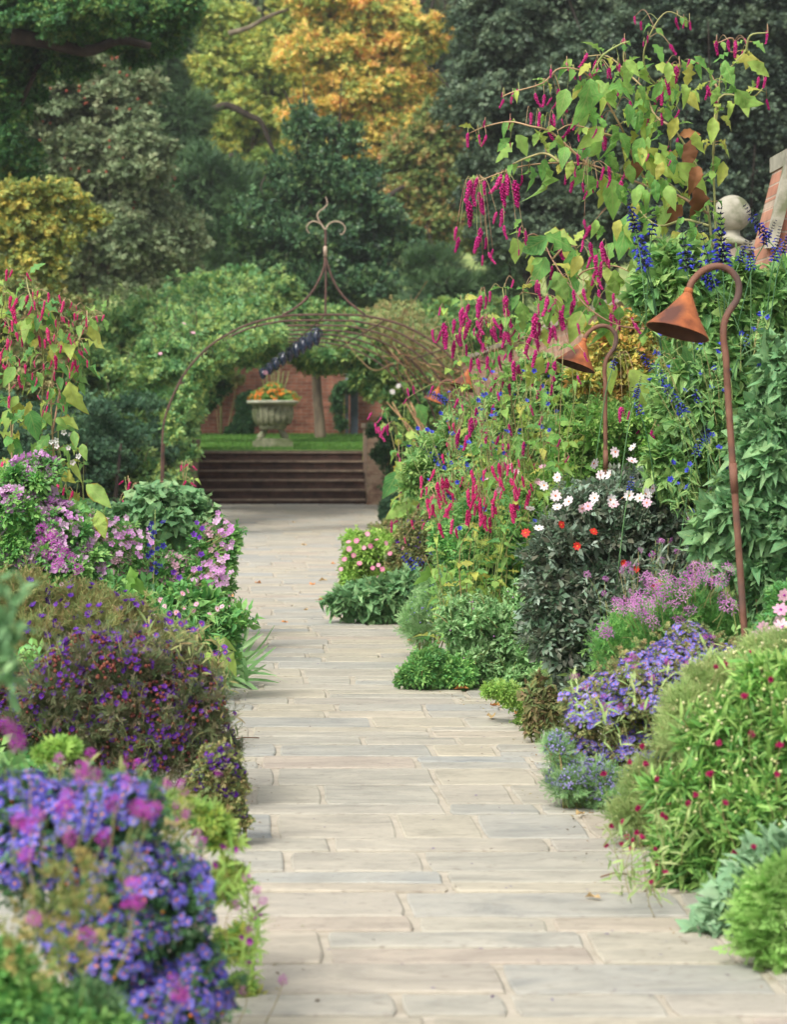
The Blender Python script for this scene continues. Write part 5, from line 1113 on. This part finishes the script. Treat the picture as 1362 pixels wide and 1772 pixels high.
t, lob, base = bush('lambs_ear', 'felty grey green leaves lying on the slabs at the right edge', 'foliage plant', 5.75, 1320, [(1330,1560,60,60),(1280,1600,40,16),(1240,1615,30,8),(1350,1500,40,40)], LEAF_MED, 240, .085, g_grey, stems=0, up=.25, shell=.6, inner=False, zmin=.01)
t, lob, base = bush('fern_leaf_clump', 'blurred feathery lime green clump in the bottom right corner', 'foliage plant', 5.35, 1365, [(1350,1610,45,50),(1375,1570,45,60),(1330,1645,30,22),(1365,1660,30,25)], PINN, 900, .075, leafmat('feathery_lime_leaves', ['#84c058', '#9ed068', '#b4da7c'], .5, .45), stems=0, up=1.0, loose=12, stray=120, shell=.5)

# ---------------------------------------------------------------- left border, far to near
zL = 12.2; base = np.array([(60-PX)*zL/F, zL, 0]); t = thing('persicaria', 'tall plant with crimson tassels and broad leaves at the left edge', 'flowering plant', base)
s5 = 5.905
TS = [[(60,1150),(70,900),(72,700),(75,600),(60,540),(55,500)],[(100,1100),(95,850),(88,700),(95,600),(105,545),(112,515)],[(20,1100),(20,800),(15,650),(20,560),(25,520)],[(90,750),(110,640),(125,600),(140,560),(150,545)],[(20,600),(10,520),(12,480)],[(75,620),(60,540),(48,500),(45,480)],[(130,1000),(115,850),(100,760),(110,700),(135,650)],[(-20,1000),(-15,700),(0,560),(5,500)],[(60,1100),(30,900),(20,780),(25,700)],[(110,640),(150,560),(165,548),(178,546)]]
stems = [[P(x, y, zL+.12*math.sin(i*2+j))-base for j, (x, y) in enumerate(L)] for i, L in enumerate(TS)]
PpF = leafy_stems(t, pers_g, stems, LEAF_BIG, .165, .11, zL, stemr=.006, petiole=.25, droopy=.6, tip=.55, stemmat=redstem)
LL = [(330,600,300,800),(500,650,490,790),(620,760,640,860),(380,620,370,780),(700,1300,800,1640),(520,1370,520,1500),(250,1200,330,1360),(370,1200,430,1340),(150,1150,20,1330),(130,1020,20,1110),(340,940,230,1050),(600,1250,620,1380),(730,1100,740,1250),(80,1600,180,1760),(250,1580,100,1700),(250,430,210,560),(520,960,560,1090),(300,780,330,950),(450,1600,520,1750),(300,1500,250,1650),(180,1450,100,1560)]
leaves_px(t, base, LL, zL-.2, pers_g, oy=440, sc_=s5, name='large_leaves')
LL = [(130,720,180,860),(260,760,300,800),(190,880,150,960),(340,820,350,900),(380,880,390,950),(310,1000,330,1100),(210,1120,220,1200),(400,1070,510,1170),(280,1250,330,1370),(60,880,30,950),(450,1190,480,1310),(90,900,60,980),(40,720,20,800),(320,1000,280,1090),(100,1000,160,1080)]
leaves_px(t, base, LL, zL-.25, pers_g, oy=440, sc_=2.684, name='lower_leaves')
leaves_px(t, base, [(180,950,255,1010),(120,1300,60,1380)], zL-.3, gold, oy=440, sc_=2.684, name='yellow_leaves')
SP4 = [(65,160,110,.1),(120,160,90),(270,190,90,-.2),(110,430,140,.3),(170,450,150,.2),(130,540,180),(345,480,90),(330,385,50),(490,395,90),(455,480,100,.2),(430,560,130),(600,420,90,-.2),(645,480,130),(730,490,60),(770,530,50,-.5),(760,600,90,.1),(790,620,60),(880,650,100),(890,730,40),(850,770,50,.3),(980,630,60),(1060,620,60),(565,670,70),(700,680,60),(735,700,50),(550,820,60),(620,930,90),(600,920,40),(750,890,50,-.5),(800,980,90),(830,990,70),(860,960,70,-.3),(765,1080,130),(800,1130,100),(885,1080,90),(700,1060,50),(190,1240,110,.2),(150,1330,60,.4),(230,1340,50),(440,1130,50),(555,1200,50),(480,1550,80),(440,1590,60),(640,1550,60),(615,1450,40),(70,860,80),(110,880,60),(50,690,50),(230,700,30),(170,800,60),(220,850,90),(90,740,60),(30,960,60),(165,680,40),(495,600,40),(595,570,30)]
SP4 = [(q[0]/s5, q[1]/s5+440, q[2]/s5)+tuple(q[3:]) for q in SP4]+[(100,835,24),(125,850,22),(110,845,20),(5,800,50),(10,880,30),(85,1010,20),(112,930,20),(115,945,22)]
SP4 += [(random.uniform(0, 130), random.uniform(500, 690), random.uniform(10, 22)) for _ in range(36)]
spikes_px(t, base, SP4, zL-.25, [pinkf2], np.concatenate([catmull(s_, 4) for s_ in stems]))
t, base, ends, Pp = grow('persicaria', 'low sprig of crimson tassels above the crinkled leaves, left of the steps', 'flowering plant', 14.5, 250, [(175,865),(215,840),(240,850),(325,810),(335,830),(300,850)], pers_g, LEAF_BIG, .09, .2, stemr=.004)
spikes_px(t, base, [(213,832,12,.8),(224,835,18),(220,830,10,-.8),(240,842,14),(247,840,14,.5),(184,855,14,1),(265,838,9),(313,805,12),(325,803,12,.8),(333,806,12,-.6),(322,832,12,.7),(330,835,12,-.8),(298,838,10),(212,865,10),(205,870,10)], 14.3, [pinkf2], Pp)
t, base, ends, Pp = grow('white_bellflower', 'small white nodding flowers among the leaves at the left', 'flowering plant', 12.6, 130, [(100,770),(125,745),(145,775),(140,800),(110,800)], pers_g, LEAF_BIG, .09, .14, stemr=.004)
bloom_px(t, base, 'flower', BELLS, [white, g_lime], [(88,765),(97,772),(110,748),(122,752),(118,775),(140,785),(135,790),(125,800),(97,762)], 12.1, .016, (0,-1,-.2))
# pink and white penstemon-like mass
t, lob, base = bush('pink_flower_clump', 'loose mound of pink and white small flowers bulging over the path, left', 'flower clump', 12.9, 290, [(372,960,32,50),(300,1010,60,45),(370,1000,30,50),(215,965,45,45),(200,1000,60,60),(330,1050,60,50),(150,960,50,60),(250,1050,60,50)], SPRIG5, 14000, .06, g_fresh, clump=220, stems=20)
bloom(t, lob, 'flower', BELLS, [palep, white], 620, .022, lift=.05)
bloom_px(t, base, 'edge_flower', BELLS, [lilac, white], scatter_px([(385,950,20,70),(360,1000,30,40),(215,930,50,40),(345,1060,40,20)], 100), 12.2, .02, (0,-1,.3), stem=.06)
bloom_px(t, base, 'dark_flower', BELLS, [purp, purp], [(340,905),(350,915),(335,925),(345,930),(348,960),(310,1000),(320,1020),(300,990),(345,985)], 12.2, .018)
# crinkled big leaves + monkshood spike
t, lob, base = bush('primula_clump', 'large crinkled blue green leaves standing above the pink flowers', 'foliage plant', 13.7, 280, [(285,900,62,38),(325,915,45,44),(235,925,45,44)], leaf(.72, 6, .1, .5, .45, .6), 230, .13, g_blue, stems=8, up=.3, shell=.8, inner=False)
t, base, ends, Pp = grow('monkshood', 'single dark blue flower spire in front of the crinkled leaves', 'flowering plant', 12.3, 268, [(268,880,0)], g_dark, LEAF_MED, .07, .1, stemr=.005)
bloom_px(t, base, 'flower', BELLS, [leafmat('inky_blue_petals', ['#20206a', '#2c2c86', '#3a3a9c'], .5, .2), calyx], [(262,906),(258,914),(266,922),(262,932),(258,944),(262,956),(272,950),(282,904),(256,962),(268,975),(276,980),(282,945),(270,990),(262,985)], 12.2, .017)
# strappy leaves
t = thing('crocosmia', 'long arching strap leaves flopping towards the path', 'foliage plant', P(300, 1200, 11.2)*np.array([1,1,0])); base = np.array(t.location)
b = MB(); n = 340; lob = plobes([(230,1060,110,60),(330,1080,70,60),(370,1110,40,50)], 11.2, base)
li = rng.integers(0, 3, n); a = lob[li, :3]*np.array([1,1,.5])+rng.normal(size=(n,3))*lob[li, 3:]*.5; a[:, 2] = np.abs(a[:, 2])*.5
d = rng.normal(size=(n,3))*.6+np.array([.35,-.1,1.0]); b.inst(LEAF_GRASS, frames(d, np.array([[1.,-1,.6]]).repeat(n,0)+rng.normal(size=(n,3))*.6)*np.array([1.3,1,1])[None,None,:]*rng.uniform(.2,.36,n)[:,None,None], a, rng.uniform(.05,.95,n))
b.build('foliage', g_pale, t)
t, lob, base = bush('green_clump', 'bright green leaves drooping onto the slabs below the pink flowers', 'foliage plant', 10.6, 350, [(360,1110,40,36),(330,1080,60,50),(270,1090,70,50),(200,1080,60,50),(385,1140,20,20),(150,1040,60,50)], LEAF_MED, 3800, .065, g_fresh, clump=120, clr=.3, stems=10)
leaves_px(t, base, [(380,1120,415,1165),(370,1100,410,1125),(350,1130,400,1150),(240,990,215,1030),(225,980,245,1040)], 10.3, g_lime, name='large_leaves', wmul=.7)
# lilac phlox mass, left edge
t, lob, base = bush('lilac_phlox', 'billowing lilac and white flowers at the left edge', 'flowering plant', 9.8, 60, [(30,880,50,60),(80,920,50,50),(20,980,60,50),(110,990,50,50),(60,830,40,30),(0,930,40,80)], SPRIG5, 6500, .055, g_fresh, clump=100, stems=14)
bloom(t, lob, 'flower', BELLS, [lilac, white], 620, .024, lift=.05)
bloom_px(t, base, 'flower_cluster', HEAD, [mag], [(70,915),(90,925)]+[(70,935),(95,945),(80,960),(110,955),(125,965),(100,975),(60,950),(135,985),(88,930)], 9.3, .022)
# purple thistle-like asters
t, lob, base = bush('aster_clump', 'sparse violet asters on thin olive stems behind the big seedy mound', 'flower clump', 8.8, 170, [(150,1080,80,60),(80,1100,80,60),(230,1110,60,50),(40,1060,60,60)], NEEDLE, 7000, .05, g_olive, stems=40, up=.9, rnd=.5)
bloom(t, lob, 'flower', ASTER_CUP, [purp, purp], 90, .018, lift=.06)
# seedy aster mound
t, lob, base = bush('aster_clump', 'big olive aster mound with violet blooms and brown seed buds, left', 'flower clump', 7.6, 220, [(240,1220,110,90),(310,1240,80,90),(140,1240,110,100),(330,1300,60,60),(60,1260,90,90),(240,1310,110,70),(200,1150,90,50)], NEEDLE, 20000, .042, leafmat('seedy_aster_leaves', ['#4c6a44', '#627a4c', '#7c8256', '#86745c'], .6, .25), clump=420, stems=30, rnd=.6, clr=.22)
bloom(t, lob, 'seed_bud', BUTT, [redbud], 1300, .0085, lift=.02)
bloom(t, lob, 'flower', ASTER_CUP, [purp, redbud], 900, .0115, lift=.03)
t, lob, base = bush('aster_clump', 'dark violet aster fringe leaning onto the slabs below the olive mound', 'flower clump', 6.9, 395, [(398,1370,26,46),(378,1330,30,36),(405,1420,16,26),(350,1370,30,40)], SPRIG, 2600, .03, g_olive, stems=14, stray=60)
bloom(t, lob, 'flower', ASTER_CUP, [purp, redbud], 230, .012, lift=.02); bloom(t, lob, 'seed_bud', BUTT, [redbud], 50, .006)
# geranium mix
t, lob, base = bush('geranium_clump', 'sprawling lime green geranium with magenta flowers over the path edge', 'flowering plant', 5.1, 370, [(340,1425,40,20),(385,1455,20,28),(290,1405,34,16),(392,1540,24,40),(405,1650,22,40),(415,1735,24,30)], PALM, 190, .04, leafmat('lime_geranium_leaves', ['#5a9448', '#84b04c', '#a9c250', '#bdb850'], .5, .35), stems=0, rnd=.8, up=.3, inner=False, loose=9, stray=130, shell=.35)
bloom_px(t, base, 'flower', HEAD, [mag], [(377,1340),(290,1360),(445,1540),(407,1566),(300,1420),(340,1440),(350,1455),(346,1462),(325,1480),(420,1715),(490,1695),(430,1610),(455,1560),(300,1425)], 4.8, .010, stem=.1)
t, lob, base = bush('lime_leaf_clump', 'small patch of yellow lime leaves below the olive mound at the left', 'foliage plant', 5.6, 110, [(105,1300,20,6),(80,1310,14,6)], PALM, 30, .035, g_lime, stems=6, inner=False)
# blue asters, near left
t, lob, base = bush('aster_clump', 'vivid blue aster mound in the near left corner', 'flower clump', 4.45, 220, [(235,1520,95,70),(300,1600,70,90),(120,1430,100,60),(335,1700,50,80),(200,1660,110,100),(60,1500,100,100),(280,1740,120,80),(30,1400,80,50),(200,1420,80,60)], SPRIG, 8500, .022, g_dark, stems=24)
bloom(t, lob, 'flower', ASTER, [asterb2, eye], 2100, .0128, up=.4, k=1.05, lift=.015)
bloom(t, lob, 'faded_flower', BUTT, [eye], 90, .005, k=1.07)
# magenta verbena over them
t, lob, base = bush('verbena', 'blurred magenta verbena heads and olive stems in front of the blue asters', 'flowering plant', 3.85, 110, [(90,1600,100,60),(150,1520,60,40),(60,1660,100,50)], SPRIG, 150, .028, leafmat('fading_leaves', ['#5f7d3c', '#7f9448', '#a09c54', '#c0a05c'], .6, .3), stems=0, inner=False, up=.5, stray=26, shell=.5)
bloom_px(t, base, 'flower_cluster', HEAD, [mag], [(25,1270),(10,1255),(30,1290),(150,1330),(165,1340),(140,1345),(220,1355),(245,1400),(235,1395),(265,1400),(110,1400),(115,1380),(30,1420),(50,1430),(65,1410),(120,1450),(45,1480),(180,1450),(230,1530),(225,1570),(235,1560),(300,1700),(310,1725),(320,1720),(60,1590),(150,1620),(195,1390),(250,1410)], 3.75, .013, stem=.12)
t, lob, base = bush('sedum_clump', 'blurred pale blue green leaves at the left edge', 'foliage plant', 3.6, 5, [(0,1060,34,50),(5,1120,34,40),(-5,1180,30,50)], LEAF_MED, 90, .04, g_blue, stems=0, stray=0, inner=False, rnd=.7, up=.6)
t, lob, base = bush('leafy_clump', 'blurred green leaves filling the bottom left corner', 'foliage plant', 3.9, 100, [(40,1755,70,40),(140,1795,80,40),(0,1690,40,40),(120,1810,120,40)], SPRIG5, 2400, .04, g_fresh, stems=10)
t, lob, base = bush('silver_leaf_clump', 'blue green rosette of narrow leaves at the bottom edge', 'foliage plant', 3.9, 150, [(150,1745,44,26),(180,1755,30,20)], LEAF_NAR, 240, .035, g_blue, stems=0, inner=False)

# ---------------------------------------------------------------- slender flowers threaded between the clumps
def wands(name, label, z, bx, region, n, tm, mats, size, stem, leafm, lsize=.04, face=(0,-1,.5)):
    base = np.array([(bx-PX)*z/F, z, 0]); t = thing(name, label, 'flowering plant', base)
    px = scatter_px(region, n); bloom_px(t, base, 'flower', tm, mats, px, z, size, face, jit=.6, stem=stem, zj=.35)
    b = MB(); pts = np.array([P(x, y+random.uniform(4, stem*F/z*.9), z+random.uniform(-.35,.35))-base for x, y in px for _ in range(14)]); pts = pts[pts[:, 2] > .02]
    d = rng.normal(size=pts.shape); d[:, 2] += .6; b.inst(LEAF_NAR[0], frames(d, rng.normal(size=pts.shape)*.5+np.array([0,-.3,1]))*(lsize*rng.uniform(.6,1.3,len(pts)))[:,None,None], pts, rng.uniform(.05,.95,len(pts)))
    b.build('foliage', leafm, t)
wands('verbena', 'magenta verbena dots on wiry stems rising through the blue asters at the right', 7.4, 1150, [(1100,1180,120,50),(1200,1130,70,40)], 26, HEAD, [mag], .011, .14, g_seed)
wands('blue_salvia_sprigs', 'scattered small deep blue flowers between the persicaria and the mint mound', 12.0, 830, [(800,760,100,90),(900,700,80,80),(860,900,70,50)], 60, BELLS, [bluef, calyx], .014, .2, g_mid)
wands('cosmos', 'few pale pink open flowers among the crimson tassels in mid border', 12.2, 830, [(822,915,34,20),(900,820,60,40)], 14, WHITE_D, [palep, cream], .022, .2, g_fresh)
wands('scabious', 'mauve button flowers nodding in front of the dark dahlia leaves', 8.9, 1100, [(1130,960,60,40),(1060,1000,60,40),(1180,930,50,40)], 22, HEAD, [magl], .012, .15, dahl)
wands('salvia_sprigs', 'scattered small blue flowers through the salvia beside the lamp pole', 8.8, 1280, [(1180,640,60,80),(1300,620,60,100),(1220,820,60,70),(1330,850,40,100)], 60, BELLS, [bluef, calyx], .013, .15, g_mid)
wands('red_pincushions', 'crimson buttons on long wiry stems leaning over the paving at the right', 6.2, 1130, [(1090,1440,50,30),(1150,1380,50,50),(1130,1490,30,40)], 18, SCAB, [crim], .011, .16, g_seed)
wands('asters', 'loose violet daisies on fine stems along the left path edge', 7.8, 370, [(370,1150,30,50),(300,1090,60,30),(390,1260,20,60)], 34, ASTER, [purp, eye], .014, .12, g_olive)
wands('pink_daisies', 'pale pink daisies leaning from the left border behind the olive mound', 9.6, 200, [(220,1060,90,30),(100,1030,80,30),(330,1040,60,30)], 40, ASTER, [palep, eye], .014, .15, g_fresh)
wands('verbena', 'magenta verbena heads on wiry stems at the top of the near blue asters', 4.9, 180, [(150,1330,120,30),(280,1390,90,40)], 34, HEAD, [mag], .010, .12, g_olive)
wands('geraniums', 'violet geranium flowers trailing on thin stems across the near left paving edge', 5.0, 430, [(430,1600,30,90),(400,1480,40,40)], 14, ASTER_CUP, [mag, purp], .011, .08, g_lime)
# ---------------------------------------------------------------- fallen leaves
fl = MB(); fl.inst(leaf(.6, 4, .3, .15, .45, .5), np.eye(3)[None], np.zeros((1,3)), [.5]); flm = [fl.mesh('fallen_leaf', leafmat(nm, c, .7, .2)) for nm, c in (('orange_dead_leaf', ['#c06a30', '#d98a48', '#cf7a3c']), ('tan_dead_leaf', ['#a98a58', '#c9a870', '#bfa066']), ('brown_dead_leaf', ['#6b4a34', '#80583c', '#704c34']))]
FL = [(375,905,2,'brown curled leaf on the far left of the paving near the steps'),(520,945,1,''),(581,978,0,''),(441,1011,0,''),(550,1008,1,''),(486,1079,0,''),(575,1069,0,''),(608,1072,0,''),(694,1092,0,''),(705,1112,0,''),(533,1058,1,''),(850,1248,1,''),(785,1197,0,''),(797,1195,0,''),(865,1226,0,''),(620,868,0,''),(600,872,0,''),(635,874,0,''),(932,1262,0,''),(1325,1680,0,'orange leaf on the slabs in the near right corner'),(893,1240,0,''),(402,1036,0,'orange leaf at the left paving edge below the pink flowers'),(1010,1415,1,''),(430,1085,2,''),(680,1080,0,''),(545,1012,0,''),(505,905,1,''),(560,1040,1,''),(1012,1560,1,'')]
for x, y, k, lab in FL:
    z = EYE*F/(y-PY); o = link('fallen_leaf', flm[k]); a = P(x, y, z)
    o.location = (a[0], z, .012); s_ = random.uniform(.05, .085) if z > 8 else .05; o.scale = (s_, s_, s_); o.rotation_euler = (random.uniform(-.15,.3), random.uniform(-.2,.2), random.uniform(0, 6.28))
    col_ = ('orange', 'tan', 'brown')[k]
    tag(o, lab or f'small {col_} dead leaf lying on the stone paving', 'leaf', 'fallen leaves on the paving' if lab else f'{col_} fallen leaves on the paving')
b = MB(); n = 330; y = 5+rng.uniform(0, 1, n)**1.5*20; x = np.where(rng.uniform(0,1,n) < .5, rng.normal(0.75, .35, n), rng.uniform(-.3, 1.0, n))
b.inst(DIAM, zframes(np.tile([0,0,1.], (n,1))+rng.normal(size=(n,3))*.2)*rng.uniform(.005,.014,n)[:,None,None], np.stack([x, y, np.full(n, .0115)], 1), rng.uniform(.1,.9,n))
tag(b.build('fallen_petals', leafmat('shed_petals_and_specks', ['#3f3a8c', '#5a3f8a', '#4a3a30', '#6b5a48'], .7, .1)), 'tiny shed petals and bits of debris scattered on the slabs', 'petals', kind='stuff')
b = MB(); n = 2200; y = rng.uniform(5, 11.3, n); sd_ = rng.uniform(0, 1, n) < .5
xr_ = np.interp(y, [5.2,5.8,6.6,7.5,10,11.3,11.6,15.7,22,30], [1.14,1.02,.98,.96,1.02,.62,.6,.38,.9,1.3]); xl_ = np.interp(y, [5,7,12,19.5,30], [-.04,-.12,-.28,-.44,-1.0])
x = np.where(sd_, xr_+.05-np.abs(rng.normal(0, .07, n)), xl_-.05+np.abs(rng.normal(0, .07, n)))
b.inst([DIAM, LEAF_SM], zframes(np.tile([0,0,1.], (n,1))+rng.normal(size=(n,3))*.25)*(rng.uniform(.1, 1, n)**4*.014+.002)[:,None,None], np.stack([x, y, np.full(n, .012)], 1), rng.uniform(.02,.98,n))
tag(b.build('leaf_litter', leafmat('litter_crumbs', ['#4a3a2c', '#6b5238', '#8a6a44', '#6a7a44', '#a88c60'], .8, .1)), 'crumbs of dead leaf and soil along both edges of the paving', 'leaf litter', kind='stuff')
# thin twigs on the paving
for (x0, y0, x1, y1), lab in zip([(395,1286,448,1282),(1040,1525,1085,1520)], ['dry brown stalk on the slabs beside the violet aster fringe', 'thin dry stalk on the slabs by the green knautia mound']):
    z0 = EYE*F/(y0-PY); z1 = EYE*F/(y1-PY); a = P(x0, y0, z0); e = P(x1, y1, z1); b = MB(); m_ = (a+e)/2+np.array([0, .004, .004])
    b.tube([np.array([0,0,.012]), m_-a+np.array([0,0,.014]), e-a+np.array([0,0,.012])], .0022, 5); o = tag(b.build('twig', brownl), lab, 'twig'); o.location = a*np.array([1,1,0])

# ---------------------------------------------------------------- air
hm = bpy.data.materials.new('thin_autumn_haze'); hm.use_nodes = True; t = hm.node_tree; t.nodes.remove(t.nodes['Principled BSDF'])
pv = t.nodes.new('ShaderNodeVolumePrincipled'); pv.inputs['Color'].default_value = (.93, .95, 1, 1); pv.inputs['Density'].default_value = .0007; pv.inputs['Anisotropy'].default_value = .2
t.links.new(pv.outputs[0], t.nodes['Material Output'].inputs['Volume'])
b = MB(); b.box((0, 225, 42), (310, 285, 43.1)); o = b.build('haze', hm); o['kind'] = 'stuff'; o['label'] = 'thin pale haze softening the far trees'
